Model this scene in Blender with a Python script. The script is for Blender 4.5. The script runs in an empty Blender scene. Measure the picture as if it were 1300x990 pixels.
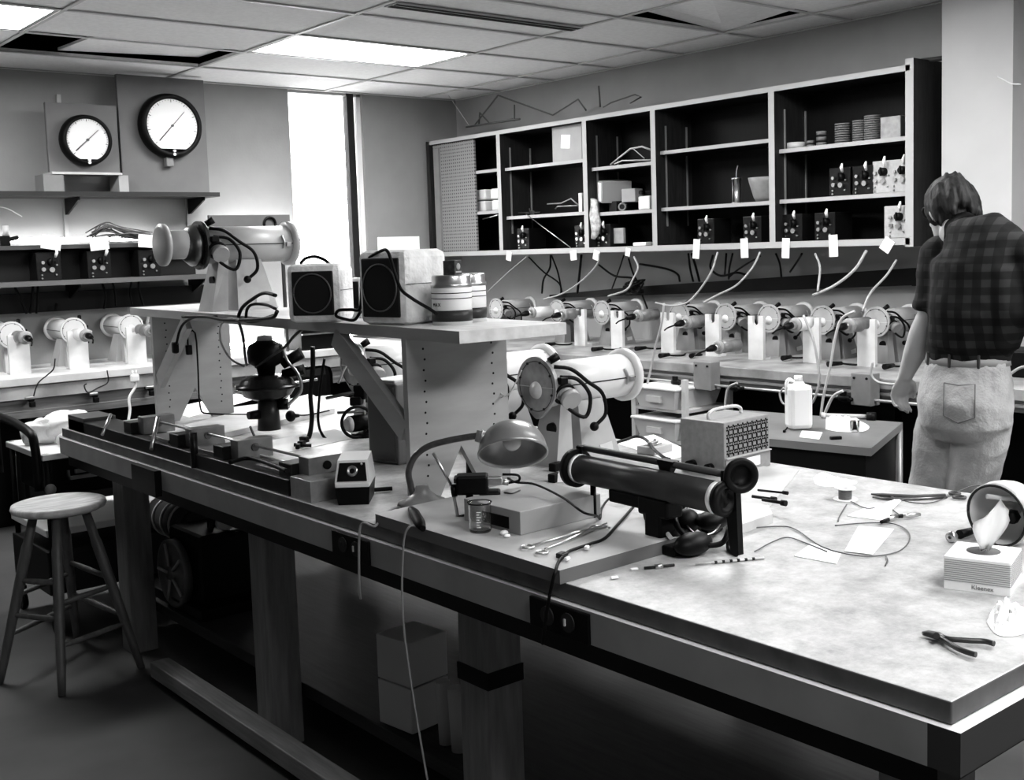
import bpy, bmesh, math, random
from mathutils import Vector, Matrix
random.seed(7)
PI = math.pi
scn = bpy.context.scene
COL = scn.collection

# ------------------------------------------------------------------ camera
FPX, YAW, PITCH, ROLL = 1437.23, .687343, .0938518, .032374
EYE = Vector((0, 0, 1.5))
_f = Vector((math.sin(YAW)*math.cos(PITCH), math.cos(YAW)*math.cos(PITCH), -math.sin(PITCH)))
_r = Vector((math.cos(YAW), -math.sin(YAW), 0)); _d = _f.cross(_r)
RGT = _r*math.cos(ROLL) + _d*math.sin(ROLL)
DWN = _d*math.cos(ROLL) - _r*math.sin(ROLL)
FWD = _f
def at(u, v, ax, val):
    """point of the photo (1300x990) on the plane axis ax = val"""
    d = RGT*((u-650)/FPX) + DWN*((v-450)/FPX) + FWD
    t = (val-EYE[ax])/d[ax]
    return EYE + d*t
cam = bpy.data.cameras.new('camera'); camo = bpy.data.objects.new('camera', cam); COL.objects.link(camo)
cam.sensor_fit = 'HORIZONTAL'; cam.sensor_width = 36; cam.lens = FPX*36/1300
cam.shift_y = -(495-450)/1300.0   # optical centre sits above the middle of the frame
cam.clip_start = .05
up = -DWN
m = Matrix((( RGT.x, up.x, -FWD.x, EYE.x), (RGT.y, up.y, -FWD.y, EYE.y), (RGT.z, up.z, -FWD.z, EYE.z), (0,0,0,1)))
camo.matrix_world = m
scn.camera = camo

# ------------------------------------------------------------------ materials
MATS = {}
def mat(name, v, rough=.6, var=0., scale=8., metal=0., bump=0., spec=.5, stretch=None, v2=None, emit=0., trans=0., bscale=None, detail=5):
    if name in MATS: return MATS[name]
    if v < .3: v = v*(v/.3)**.3
    if v < .06 and not metal: spec *= .4
    m = bpy.data.materials.new(name); m.use_nodes = True; MATS[name] = m
    nt = m.node_tree; N = nt.nodes; L = nt.links; b = N['Principled BSDF']
    c = (v, v, v, 1)
    b.inputs['Base Color'].default_value = c; b.inputs['Roughness'].default_value = rough
    b.inputs['Metallic'].default_value = metal; b.inputs['Specular IOR Level'].default_value = spec
    if trans: b.inputs['Transmission Weight'].default_value = trans
    if emit:
        b.inputs['Emission Color'].default_value = (1,1,1,1); b.inputs['Emission Strength'].default_value = emit
    if var or bump:
        tc = N.new('ShaderNodeTexCoord'); mp = N.new('ShaderNodeMapping'); L.new(tc.outputs['Object'], mp.inputs[0])
        if stretch: mp.inputs['Scale'].default_value = stretch
        nz = N.new('ShaderNodeTexNoise'); nz.inputs['Scale'].default_value = scale; nz.inputs['Detail'].default_value = detail
        L.new(mp.outputs[0], nz.inputs['Vector'])
        if var:
            cr = N.new('ShaderNodeValToRGB'); lo = v*(1-var); hi = v2 if v2 else min(.95, v*(1+var))
            cr.color_ramp.elements[0].position = .32; cr.color_ramp.elements[1].position = .68
            cr.color_ramp.elements[0].color = (lo,lo,lo,1); cr.color_ramp.elements[1].color = (hi,hi,hi,1)
            L.new(nz.outputs['Fac'], cr.inputs[0]); L.new(cr.outputs[0], b.inputs['Base Color'])
        if bump:
            bp = N.new('ShaderNodeBump'); bp.inputs['Strength'].default_value = bump; bp.inputs['Distance'].default_value = .01
            n2 = N.new('ShaderNodeTexNoise'); n2.inputs['Scale'].default_value = bscale or scale*4; L.new(mp.outputs[0], n2.inputs['Vector'])
            L.new(n2.outputs['Fac'], bp.inputs['Height']); L.new(bp.outputs[0], b.inputs['Normal'])
    return m

# ------------------------------------------------------------------ mesh builder
class MB:
    def __init__(s): s.bm = bmesh.new(); s.mi = 0
    def _mark(s, fs):
        for f in fs: f.material_index = s.mi
    def box(s, c, d, rz=0, rot=None, bev=0):
        R = rot if rot else Matrix.Rotation(rz, 3, 'Z')
        c = Vector(c); vs = []
        for z in (-.5,.5):
            for y in (-.5,.5):
                for x in (-.5,.5):
                    vs.append(s.bm.verts.new(c + R@Vector((x*d[0], y*d[1], z*d[2]))))
        F = [(0,2,3,1),(4,5,7,6),(0,1,5,4),(2,6,7,3),(0,4,6,2),(1,3,7,5)]
        fs = [s.bm.faces.new([vs[i] for i in f]) for f in F]; s._mark(fs)
        if bev:
            es = list({e for f in fs for e in f.edges})
            r = bmesh.ops.bevel(s.bm, geom=es, offset=bev, segments=2, affect='EDGES', profile=.5)
            s._mark(r['faces'])
        return s
    def bb(s, a, b, bev=0):
        a = Vector(a); b = Vector(b)
        return s.box((a+b)/2, [abs(q) for q in (b-a)], bev=bev)
    def hexa(s, bot, top):
        """bot / top: 4 points each, same winding"""
        vb = [s.bm.verts.new(p) for p in bot]; vt = [s.bm.verts.new(p) for p in top]
        fs = [s.bm.faces.new(vb[::-1]), s.bm.faces.new(vt)]
        n = len(vb)
        for i in range(n): fs.append(s.bm.faces.new([vb[i], vb[(i+1)%n], vt[(i+1)%n], vt[i]]))
        s._mark(fs); return s
    def loft(s, pts, rads, n=20, ref=None, cap=True):
        pts = [Vector(p) for p in pts]; rings = []; pu = None
        for i, p in enumerate(pts):
            t = (pts[min(i+1, len(pts)-1)] - pts[max(i-1, 0)])
            t = t.normalized() if t.length > 1e-9 else Vector((0,0,1))
            if ref is not None: u = Vector(ref)
            elif pu is not None: u = pu
            else: u = Vector((0,0,1)) if abs(t.z) < .9 else Vector((1,0,0))
            u = u - t*u.dot(t)
            if u.length < 1e-6:
                u = Vector((1,0,0)) - t*t.x
                if u.length < 1e-3: u = Vector((0,1,0)) - t*t.y
            u.normalize(); pu = u
            w = t.cross(u); r = rads[i] if isinstance(rads, (list, tuple)) else rads
            a, b = r if isinstance(r, (list, tuple)) else (r, r)
            rings.append([s.bm.verts.new(p + u*(a*math.cos(2*PI*k/n)) + w*(b*math.sin(2*PI*k/n))) for k in range(n)])
        fs = []
        for i in range(len(rings)-1):
            for k in range(n):
                fs.append(s.bm.faces.new([rings[i][k], rings[i][(k+1)%n], rings[i+1][(k+1)%n], rings[i+1][k]]))
        if cap:
            fs.append(s.bm.faces.new(rings[0][::-1])); fs.append(s.bm.faces.new(rings[-1]))
        for f in fs: f.smooth = True
        if cap: fs[-1].smooth = False; fs[-2].smooth = False
        s._mark(fs); return s
    def cyl(s, a, b, r, r2=None, n=20, cap=True):
        return s.loft([a, b], [r, r if r2 is None else r2], n, cap=cap)
    def tube(s, pts, r, n=8, sub=6, smooth=True):
        if smooth and len(pts) > 2: pts = spline(pts, sub)
        return s.loft(pts, [r]*len(pts), n)
    def lathe(s, prof, base=(0,0,0), axis=(0,0,1), n=28, cap=False):
        ax = Vector(axis).normalized(); base = Vector(base)
        u = Vector((1,0,0)) if abs(ax.x) < .9 else Vector((0,1,0)); u = (u-ax*u.dot(ax)).normalized(); w = ax.cross(u)
        rings = []
        for r, h in prof:
            if r < 1e-6: rings.append([s.bm.verts.new(base+ax*h)]); continue
            rings.append([s.bm.verts.new(base + ax*h + u*(r*math.cos(2*PI*k/n)) + w*(r*math.sin(2*PI*k/n))) for k in range(n)])
        fs = []
        for A, B in zip(rings[:-1], rings[1:]):
            for k in range(n):
                k2 = (k+1)%n
                if len(A) == 1 and len(B) == 1: continue
                if len(A) == 1: f = [A[0], B[k2], B[k]]
                elif len(B) == 1: f = [A[k], A[k2], B[0]]
                else: f = [A[k], A[k2], B[k2], B[k]]
                fs.append(s.bm.faces.new(f))
        for f in fs: f.smooth = True
        if cap:
            for R in (rings[0][::-1], rings[-1]):
                if len(R) > 2: fs.append(s.bm.faces.new(R))
        s._mark(fs); return s
    def prism(s, poly, org, ux, uy, th):
        """poly in (a,b) along ux, uy from org; thickness vector th"""
        org = Vector(org); ux = Vector(ux); uy = Vector(uy); th = Vector(th)
        A = [s.bm.verts.new(org+ux*a+uy*b) for a, b in poly]; B = [s.bm.verts.new(org+ux*a+uy*b+th) for a, b in poly]
        fs = [s.bm.faces.new(A[::-1]), s.bm.faces.new(B)]; n = len(A)
        for i in range(n): fs.append(s.bm.faces.new([A[i], A[(i+1)%n], B[(i+1)%n], B[i]]))
        s._mark(fs); return s
    def sphere(s, c, r, sc=(1,1,1), seg=20, rings=12):
        M = Matrix.Translation(c) @ Matrix.Diagonal((r*sc[0], r*sc[1], r*sc[2], 1))
        q = bmesh.ops.create_uvsphere(s.bm, u_segments=seg, v_segments=rings, radius=1, matrix=M)
        fs = list({f for v in q['verts'] for f in v.link_faces})
        for f in fs: f.smooth = True
        s._mark(fs); return s
    def torus(s, c, R, r, axis=(0,0,1), n=28, k=8, a0=0, a1=2*PI):
        ax = Vector(axis).normalized(); u = Vector((1,0,0)) if abs(ax.x) < .9 else Vector((0,1,0)); u = (u-ax*u.dot(ax)).normalized(); w = ax.cross(u)
        full = abs(a1-a0-2*PI) < 1e-6
        pts = [Vector(c)+u*(R*math.cos(a0+(a1-a0)*i/n))+w*(R*math.sin(a0+(a1-a0)*i/n)) for i in range(n+1)]
        return s.loft(pts, [r]*len(pts), k, ref=ax)
    def text(s, body, size, org, ux, uy, depth=.0006, bold=0):
        cu = bpy.data.curves.new('t', 'FONT'); cu.body = body; cu.size = size; cu.extrude = depth; cu.offset = bold
        o = bpy.data.objects.new('t', cu); COL.objects.link(o)
        me = bpy.data.meshes.new_from_object(o.evaluated_get(bpy.context.evaluated_depsgraph_get()))
        ux = Vector(ux).normalized(); uy = Vector(uy).normalized(); uz = ux.cross(uy)
        M = Matrix(((ux.x,uy.x,uz.x,org[0]),(ux.y,uy.y,uz.y,org[1]),(ux.z,uy.z,uz.z,org[2]),(0,0,0,1)))
        me.transform(M); k = len(s.bm.faces); s.bm.from_mesh(me); s.bm.faces.ensure_lookup_table()
        s._mark(s.bm.faces[k:])
        bpy.data.objects.remove(o); bpy.data.curves.remove(cu); bpy.data.meshes.remove(me)
        return s
    def light_edges(s, nrm=(-1,0,0), idx=1):
        n = Vector(nrm); s.bm.normal_update()
        for f in s.bm.faces:
            if f.normal.dot(n) > .9: f.material_index = idx
        return s
    def mesh(s, name, mats, M=None, fix=True):
        if fix: bmesh.ops.recalc_face_normals(s.bm, faces=s.bm.faces)
        if M is not None: bmesh.ops.transform(s.bm, matrix=M, verts=s.bm.verts)
        me = bpy.data.meshes.new(name); s.bm.to_mesh(me); s.bm.free()
        for q in (mats if isinstance(mats, (list, tuple)) else [mats]): me.materials.append(q)
        return me

def spline(pts, sub=6):
    P = [Vector(p) for p in pts]; out = []
    Q = [P[0]*2-P[1]] + P + [P[-1]*2-P[-2]]
    for i in range(1, len(Q)-2):
        a, b, c, d = Q[i-1:i+3]
        for k in range(sub):
            t = k/sub
            out.append(.5*((2*b)+(-a+c)*t+(2*a-5*b+4*c-d)*t*t+(-a+3*b-3*c+d)*t**3))
    out.append(P[-1]); return out

def tag(o, label=None, cat=None, group=None, kind=None):
    if label: o['label'] = label
    if cat: o['category'] = cat
    if group: o['group'] = group
    if kind: o['kind'] = kind
    return o
def thing(name, label, cat, loc=(0,0,0), rz=0, group=None):
    o = bpy.data.objects.new(name, None); COL.objects.link(o); o.location = loc; o.rotation_euler = (0,0,rz)
    o.empty_display_size = .05
    return tag(o, label, cat, group)
def part(T, name, mb, mats, world=False, label=None, root=None):
    """mesh child; world=True: mb is in world coordinates (root = its top-level Empty)"""
    M = None
    if world:
        r = root or T
        M = (Matrix.Translation(r.location) @ Matrix.Rotation(r.rotation_euler.z, 4, 'Z')).inverted()
    o = bpy.data.objects.new(name, mb.mesh(name, mats, M)); COL.objects.link(o); o.parent = T
    if label: o['label'] = label
    return o
def solo(name, mb, mats, label, cat, group=None, kind=None):
    """a thing that is one mesh, built in world coordinates, origin moved to its base"""
    vs = [v.co for v in mb.bm.verts]
    c = Vector(((min(v.x for v in vs)+max(v.x for v in vs))/2, (min(v.y for v in vs)+max(v.y for v in vs))/2, min(v.z for v in vs)))
    o = bpy.data.objects.new(name, mb.mesh(name, mats, Matrix.Translation(-c))); COL.objects.link(o); o.location = c
    return tag(o, label, cat, group, kind)
def struct(name, mb, mats):
    o = bpy.data.objects.new(name, mb.mesh(name, mats)); COL.objects.link(o); o['kind'] = 'structure'; return o
def dup(root, loc, rz=0, label=None, group=None, scale=None, skip=()):
    def cp(o, par):
        c = o.copy(); COL.objects.link(c); c.parent = par
        for k in o.children:
            if k.name.split('.')[0] not in skip: cp(k, c)
        return c
    r = cp(root, None); r.location = loc; r.rotation_euler = (0,0,rz)
    if scale: r.scale = (scale,)*3
    if label: r['label'] = label
    if group: r['group'] = group
    return r
def cable(name, pts, r, m, label, cat='cable', group=None, n=8, sub=6):
    return solo(name, MB().tube([p if isinstance(p, Vector) else (at(*p) if len(p) == 4 else Vector(p)) for p in pts], r, n, sub), m, label, cat, group)
# ------------------------------------------------------------------ materials used
WHITE = mat('white_paint', .8, .5, .04, 3)
WALLM = mat('wall_plaster', .27, .8, .06, 5, bump=.08, bscale=60)
CEILM = mat('ceiling_tile', .78, .9, .05, 40, bump=.15, bscale=160)
TBAR = mat('ceiling_bar', .5, .5)
BLACK = mat('black_paint', .006, .45, spec=.3)
BLACKM = mat('black_matt', .008, .9)
DARK = mat('dark_grey', .03, .5)
GREY = mat('grey_paint', .22, .45, .08, 12)
MID = mat('mid_grey_paint', .35, .45, .08, 12)
LGREY = mat('light_grey_paint', .5, .4, .08, 14)
STEEL = mat('steel', .55, .28, .1, 20, metal=1)
DSTEEL = mat('dark_steel', .15, .35, metal=1)
PAPER = mat('white_paper', .9, .8)
TABLETOP = mat('worn_tabletop', .36, .42, .42, 11, v2=.55, bump=.06, detail=15)
for n_ in TABLETOP.node_tree.nodes:
    if n_.type == 'TEX_NOISE': n_.inputs['Roughness'].default_value = .78
FLOORM = mat('vinyl_floor', .075, .5, .25, 3, detail=8)
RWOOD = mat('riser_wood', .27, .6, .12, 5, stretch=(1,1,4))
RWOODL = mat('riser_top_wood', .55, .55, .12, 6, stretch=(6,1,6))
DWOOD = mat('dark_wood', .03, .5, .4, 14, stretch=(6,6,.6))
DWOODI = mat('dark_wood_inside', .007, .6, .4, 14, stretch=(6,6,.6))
EDGE = mat('laminate_edge', .38, .4)
RUBBER = mat('black_rubber', .006, .5, spec=.35)
OFFW = mat('offwhite_enamel', .68, .35, .06, 9)
GLASS = mat('clear_glass', .95, .03, trans=1.)
CZ = 2.677; BWY = 7.3; RWX = 5.5
TZ = .85

# ------------------------------------------------------------------ room shell
X0, Y0 = -2.2, -2.4
struct('floor', MB().bb((X0-.1, Y0-.1, -.1), (RWX+.1, BWY+.1, 0)), FLOORM)
wx0, wx1 = at(367,160,1,BWY).x, at(461,160,1,BWY).x
WZ0 = .92
mb = MB()
mb.bb((X0-.1, BWY, 0), (wx0, BWY+.12, CZ)); mb.bb((wx1, BWY, 0), (RWX+.1, BWY+.12, CZ)); mb.bb((wx0, BWY, 0), (wx1, BWY+.12, WZ0))
struct('wall_back', mb, WALLM)
struct('wall_right', MB().bb((RWX, Y0-.1, 0), (RWX+.1, BWY, CZ)), WALLM)
struct('wall_left', MB().bb((X0-.1, Y0-.1, 0), (X0, BWY, CZ)), WALLM)
struct('wall_front', MB().bb((X0, Y0-.1, 0), (RWX, Y0, CZ)), WALLM)
PILL = mat('pillar_paint', .5, .7, .04, 4)
pill = struct('trim_1', MB().bb((5.28, at(1284,300,0,5.28).y, 0), (RWX, 3.02, CZ)), PILL)
# window
xd = at(449,220,1,BWY).x
w = struct('window_1', MB().bb((wx0, BWY+.03, WZ0), (wx0+.02, BWY+.09, CZ)).bb((wx1-.035, BWY+.03, WZ0), (wx1, BWY+.09, CZ)).bb((wx0, BWY+.03, WZ0), (wx1, BWY+.09, WZ0+.03)).bb((wx0, BWY+.03, CZ-.02), (wx1, BWY+.09, CZ)), WHITE)
def sp(par, name, mb, m):
    o = part(par, name, mb, m); return o
sp(w, 'window_mullion', MB().bb((at(446,220,1,BWY).x, BWY+.02, WZ0), (at(454.5,220,1,BWY).x, BWY+.08, CZ)), DARK)
sp(w, 'window_pane', MB().bb((wx0+.02, BWY+.055, WZ0+.03), (wx1-.03, BWY+.061, CZ-.02)), GLASS)
struct('trim_2', MB().bb((wx0-.03, BWY-.06, WZ0-.03), (wx1+.03, BWY+.03, WZ0)), WHITE)

# ceiling of separate lay-in tiles: the grid lines
GX = [-1.789, -.569, .649, 1.869, 3.089, 4.309, 5.153]
GY = [6.725-.61*k for k in range(0, 15)]
xs = [X0] + GX + [RWX]; ys = [BWY] + GY + [Y0]
FIX = []   # light fixture cells
FIX += [(.649, 5.505), (3.089, 5.505), (3.089, 3.065), (3.089, .625), (.649, -.595), (3.089, -.595)]  # last two are added behind the viewer to brighten the fronts
def isfix(xa, yb): return any(abs(xa-a) < .02 and abs(yb-b) < .02 for a, b in FIX)
ceil = MB(); bars = MB()
HOLES = []
for i in range(len(xs)-1):
    for j in range(len(ys)-1):
        xa, xb, yb, ya = xs[i], xs[i+1], ys[j+1], ys[j]
        if xb-xa < .02 or ya-yb < .02 or isfix(xa, yb): continue
        g = .004
        z = [CZ+.006]*4
        if abs(xa-4.309) < .02 and abs(yb-3.675) < .02: z = [CZ+.02, CZ+.055, CZ+.006, CZ+.07]   # tile pushed up out of its grid
        if abs(xa-1.869) < .02 and abs(yb-6.115) < .02:
            xa += .36; z = [CZ+.012, CZ+.05, CZ+.06, CZ+.03]
        P = [(xa+g, yb+g), (xb-g, yb+g), (xb-g, ya-g), (xa+g, ya-g)]
        ceil.hexa([(p[0], p[1], q) for p, q in zip(P, z)], [(p[0], p[1], q+.015) for p, q in zip(P, z)])
struct('ceiling', ceil, CEILM)
for x in GX: bars.bb((x-.011, Y0, CZ-.003), (x+.011, BWY, CZ+.003))
for y in GY:
    if y > Y0: bars.bb((X0, y-.011, CZ-.004), (RWX, y+.011, CZ+.002))
bars.bb((X0, BWY-.02, CZ-.004), (RWX, BWY, CZ+.002)); bars.bb((RWX-.02, Y0, CZ-.004), (RWX, BWY, CZ+.002))
struct('trim_3', bars, TBAR)
pl = MB().bb((X0-.1, Y0-.1, CZ+.42), (RWX+.1, BWY+.1, CZ+.5))
for a, b in (((X0-.1, Y0-.1), (X0, BWY+.1)), ((RWX, Y0-.1), (RWX+.1, BWY+.1)), ((X0, Y0-.1), (RWX, Y0)), ((X0, BWY), (RWX, BWY+.12))):
    pl.bb((a[0], a[1], CZ), (b[0], b[1], CZ+.42))
struct('trim_4', pl, BLACKM)
# luminaires
EMIT = mat('lamp_diffuser', .9, .5, emit=40.)
def luminaire(cx, cy, label):
    T = thing('ceiling_light', label, 'ceiling light', (cx+.61, cy+.305, CZ), 0, 'fluorescent ceiling troffers')
    f = MB()
    for a, b in (((-.6,-.3,0),(.6,-.27,.1)), ((-.6,.27,0),(.6,.3,.1)), ((-.6,-.27,0),(-.575,.27,.1)), ((.575,-.27,0),(.6,.27,.1)), ((-.6,-.3,.1),(.6,.3,.105))): f.bb(a, b)
    part(T, 'frame', f, mat('luminaire_frame', .35, .4)); part(T, 'diffuser', MB().bb((-.575,-.27,.012),(.575,.27,.018)), EMIT)
LBL = ['bright ceiling light panel cut off by the top left corner', 'glowing ceiling light panel in front of the window, near the back wall', 'ceiling light over the far half of the big table', 'ceiling light over the near end of the big table', 'added ceiling light behind the viewer for frontal fill, left one', 'added ceiling light behind the viewer for frontal fill, right one']
for (cx, cy), l in zip(FIX, LBL): luminaire(cx, cy, l)
# linear air slot in the ceiling
a = at(491,6,2,CZ); b = at(737,35,2,CZ)
T = thing('air_vent', 'long narrow linear air slot vent in the ceiling tiles', 'air vent', ((a.x+b.x)/2, (a.y+b.y)/2, CZ))
hw = (b.x-a.x)/2
part(T, 'frame', MB().bb((-hw,-.05,-.008),(hw,.05,.0)), mat('vent_frame', .4, .5))
part(T, 'slot', MB().bb((-hw+.01,-.042,-.010),(hw-.01,-.016,-.007)), BLACKM); part(T, 'slot', MB().bb((-hw+.01,.0,-.010),(hw-.01,.036,-.007)), BLACKM)

# world + colour management
wd = bpy.data.worlds.new('world'); scn.world = wd; wd.use_nodes = True
bg = wd.node_tree.nodes['Background']; bg.inputs[0].default_value = (1,1,1,1); bg.inputs[1].default_value = 9.
vs_ = scn.view_settings; vs_.view_transform = 'Standard'; vs_.look = 'None'; vs_.gamma = 1; vs_.use_curve_mapping = False; vs_.exposure = 0.0
# ------------------------------------------------------------------ wall cabinet on the right wall
CF, CB_ = 5.15, RWX-.01           # front and back x
CY0, CY1, CZ0, CZ1 = 3.116, 7.22, 1.452, 2.335
T = thing('wall_cabinet', 'long dark wall cabinet with light edges, open bays and one sliding perforated door', 'cabinet', ((CF+CB_)/2, (CY0+CY1)/2, CZ0))
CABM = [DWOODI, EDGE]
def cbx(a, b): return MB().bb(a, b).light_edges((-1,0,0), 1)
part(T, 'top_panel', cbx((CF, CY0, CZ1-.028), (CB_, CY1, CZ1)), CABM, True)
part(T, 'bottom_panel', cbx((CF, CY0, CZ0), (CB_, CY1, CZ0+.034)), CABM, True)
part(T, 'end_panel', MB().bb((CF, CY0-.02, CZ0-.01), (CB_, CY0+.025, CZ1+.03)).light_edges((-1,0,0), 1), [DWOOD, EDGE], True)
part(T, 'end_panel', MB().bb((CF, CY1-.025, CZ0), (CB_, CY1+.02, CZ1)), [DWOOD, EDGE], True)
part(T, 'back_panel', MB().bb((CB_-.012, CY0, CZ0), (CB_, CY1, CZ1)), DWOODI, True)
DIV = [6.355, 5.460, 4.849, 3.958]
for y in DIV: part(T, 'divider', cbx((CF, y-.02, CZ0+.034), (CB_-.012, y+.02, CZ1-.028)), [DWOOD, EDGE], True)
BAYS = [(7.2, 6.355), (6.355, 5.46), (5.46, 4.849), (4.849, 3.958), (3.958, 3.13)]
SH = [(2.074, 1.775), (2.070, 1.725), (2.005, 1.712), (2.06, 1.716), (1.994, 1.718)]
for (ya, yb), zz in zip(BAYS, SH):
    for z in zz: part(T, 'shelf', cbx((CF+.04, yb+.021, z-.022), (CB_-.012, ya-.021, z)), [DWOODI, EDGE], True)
    for xq in (CF+.09, CB_-.06):
        part(T, 'shelf_standard', MB().bb((xq-.006, ya-.026, CZ0+.15), (xq+.006, ya-.021, CZ1-.12)), mat('standard_metal', .4, .35, metal=.6), True)
# sliding door with square perforations, standing in front of the first bay
dm = mat('perforated_board', .2, .6)
if True:
    nt = dm.node_tree; N = nt.nodes; L = nt.links; b = N['Principled BSDF']
    tc = N.new('ShaderNodeTexCoord'); sx = N.new('ShaderNodeSeparateXYZ'); L.new(tc.outputs['Object'], sx.inputs[0])
    def band(sock):
        a_ = N.new('ShaderNodeMath'); a_.operation = 'MULTIPLY'; a_.inputs[1].default_value = 1/.0254; L.new(sock, a_.inputs[0])
        f_ = N.new('ShaderNodeMath'); f_.operation = 'FRACT'; L.new(a_.outputs[0], f_.inputs[0])
        c_ = N.new('ShaderNodeMath'); c_.operation = 'SUBTRACT'; c_.inputs[1].default_value = .5; L.new(f_.outputs[0], c_.inputs[0])
        d_ = N.new('ShaderNodeMath'); d_.operation = 'POWER'; d_.inputs[1].default_value = 2; L.new(c_.outputs[0], d_.inputs[0]); return d_.outputs[0]
    s_ = N.new('ShaderNodeMath'); s_.operation = 'ADD'; L.new(band(sx.outputs['Y']), s_.inputs[0]); L.new(band(sx.outputs['Z']), s_.inputs[1])
    g_ = N.new('ShaderNodeMath'); g_.operation = 'GREATER_THAN'; g_.inputs[1].default_value = .05; L.new(s_.outputs[0], g_.inputs[0])
    mx = N.new('ShaderNodeMix'); mx.data_type = 'RGBA'; mx.inputs[6].default_value = (.03,.03,.03,1); mx.inputs[7].default_value = (.22,.22,.22,1)
    L.new(g_.outputs[0], mx.inputs[0]); L.new(mx.outputs[2], b.inputs['Base Color'])
d = part(T, 'sliding_door', MB().bb((CF+.03, 6.675, CZ0+.036), (CF+.045, 7.19, CZ1-.03)), dm, True)
part(d, 'door_pull', MB().bb((CF+.012, 7.1, CZ0+.05), (CF+.03, 7.165, CZ1-.06)), GREY, True, root=T)

def on_cab(u, v, x): return at(u, v, 0, x)
# control boxes: small instrument boxes with knobs and a pilot lever
def control_box(name, label, fm, w=.13, h=.15, d=.16, two=False):
    T = thing(name, label, 'control box')
    part(T, 'housing', MB().box((d/2, 0, h/2), (d, w, h), bev=.004), fm)
    lev = mat('lever_white', .85, .3)
    W = w/2 if two else w
    for k in ((-.25, .25) if two else (0,)):
        cy = k*w
        part(T, 'selector_knob', MB().lathe([(0,.026),(.018,.026),(.02,.02),(.022,0)], (0, cy-.012, h*.66), (-1,0,0), 16).box((-.03, cy-.012, h*.66), (.012,.008,.044), bev=.002), RUBBER if fm is not RUBBER else DARK)
        part(T, 'lever', MB().loft([(-.02, cy-.03, h*.82), (-.035, cy-.034, h*.98), (-.03, cy-.036, h*1.12)], [.006,.009,.004], 10), lev)
        for q, (dy, dz, r) in enumerate(((.032,.40,.011), (-.012,.38,.014), (.034,.64,.009))):
            part(T, 'terminal', MB().cyl((-.016, cy+dy, h*dz), (0, cy+dy, h*dz), r, r*.8, 12), STEEL)
        for dy, dz in ((.04,.2),(-.035,.2),(.04,.08),(-.04,.55)):
            part(T, 'binding_post', MB().cyl((-.01, cy+dy, h*dz), (0, cy+dy, h*dz), .0045, None, 8), STEEL)
    return T
BOXB = mat('black_crackle', .012, .35, bump=.1, bscale=200)
cb = control_box('control_box', '', BOXB)
first = [True]
def place_cb(x, y, z, rz, label, group):
    if first[0]:
        cb.location = (x, y, z); cb.rotation_euler.z = rz; cb['label'] = label; cb['group'] = group; first[0] = False; return cb
    return dup(cb, (x, y, z), rz, label, group)
zb = CZ0+.034; g = 'black control boxes in the wall cabinet'
for u, l in ((664,'black control box at the left end of the second cabinet bay, bottom shelf'), (738,'black control box on the bottom shelf just left of the plastic bag bay'),
             (766,'black control box on the bottom shelf beside the small square card'), (896,'black control box low in the fourth bay, left'),
             (955,'black control box on the bottom shelf below the bowl'), (1006,'black control box first on the bottom shelf of the right end bay'),
             (1047,'black control box second on the bottom shelf of the right end bay')):
    p = on_cab(u, 300, CF+.06); place_cb(CF+.06, p.y, zb, 0, l, g)
for u, l in ((1066,'black control box on the middle shelf, farther from the grey one'), (1096,'black control box on the middle shelf touching the grey one')):
    p = on_cab(u, 230, CF+.06); place_cb(CF+.06, p.y, 1.718, 0, l, g)
LG2 = mat('hammertone_grey', .42, .4, .1, 60)
t2 = control_box('control_box', 'wide pale grey control box with two black knobs, middle shelf', LG2, w=.22, h=.165, two=True)
t2.location = (CF+.06, on_cab(1107, 225, CF+.06).y-.112, 1.718)
t3 = control_box('control_box', 'pale grey control box with one black knob at the bottom right end', LG2, w=.15, h=.165)
t3.location = (CF+.06, on_cab(1122, 285, CF+.06).y-.077, zb)
# stacks of discs on the top shelf of the right bay
z5 = 1.994
def stackd(u, r, n, h, label):
    p = on_cab(u, 180, CF+.13)
    T = thing('disc_stack', label, 'disc stack', (CF+.13, p.y, z5), 0, 'stacked metal discs on the top shelf')
    for k in range(n):
        part(T, 'disc', MB().cyl((0,0,k*h), (0,0,k*h+h*.72), r, None, 22), mat('disc_metal', .16, .5))
        
stackd(1070, .042, 9, .0125, 'stack of dark metal discs, left one of the three tall stacks')
stackd(1091, .036, 10, .0118, 'narrow middle stack of dark metal discs')
stackd(1108, .044, 12, .0112, 'tallest stack of dark metal discs next to the block')
stackd(1043, .028, 3, .03, 'short dark canister like stack left of the tall disc stacks')
stackd(1029, .022, 2, .022, 'smallest low stack of discs beside the papers')
p = on_cab(1133, 165, CF+.1)
solo('wooden_block', MB().box((CF+.14, p.y, z5+.055), (.12,.115,.11), bev=.003), mat('block_wood', .3, .6, .2, 30), 'rough textured square block at the right end of the top shelf', 'block')
p = on_cab(1008, 183, CF+.1)
T = thing('tape_roll', 'roll of pale tape lying on the top shelf of the end bay', 'tape roll', (CF+.12, p.y, z5))
part(T, 'tape', MB().lathe([(.026,0),(.05,0),(.05,.035),(.026,.035),(.026,0)], n=24), LGREY); part(T, 'core', MB().lathe([(.022,0),(.026,0),(.026,.035),(.022,.035),(.022,0)], n=24), DARK)
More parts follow.
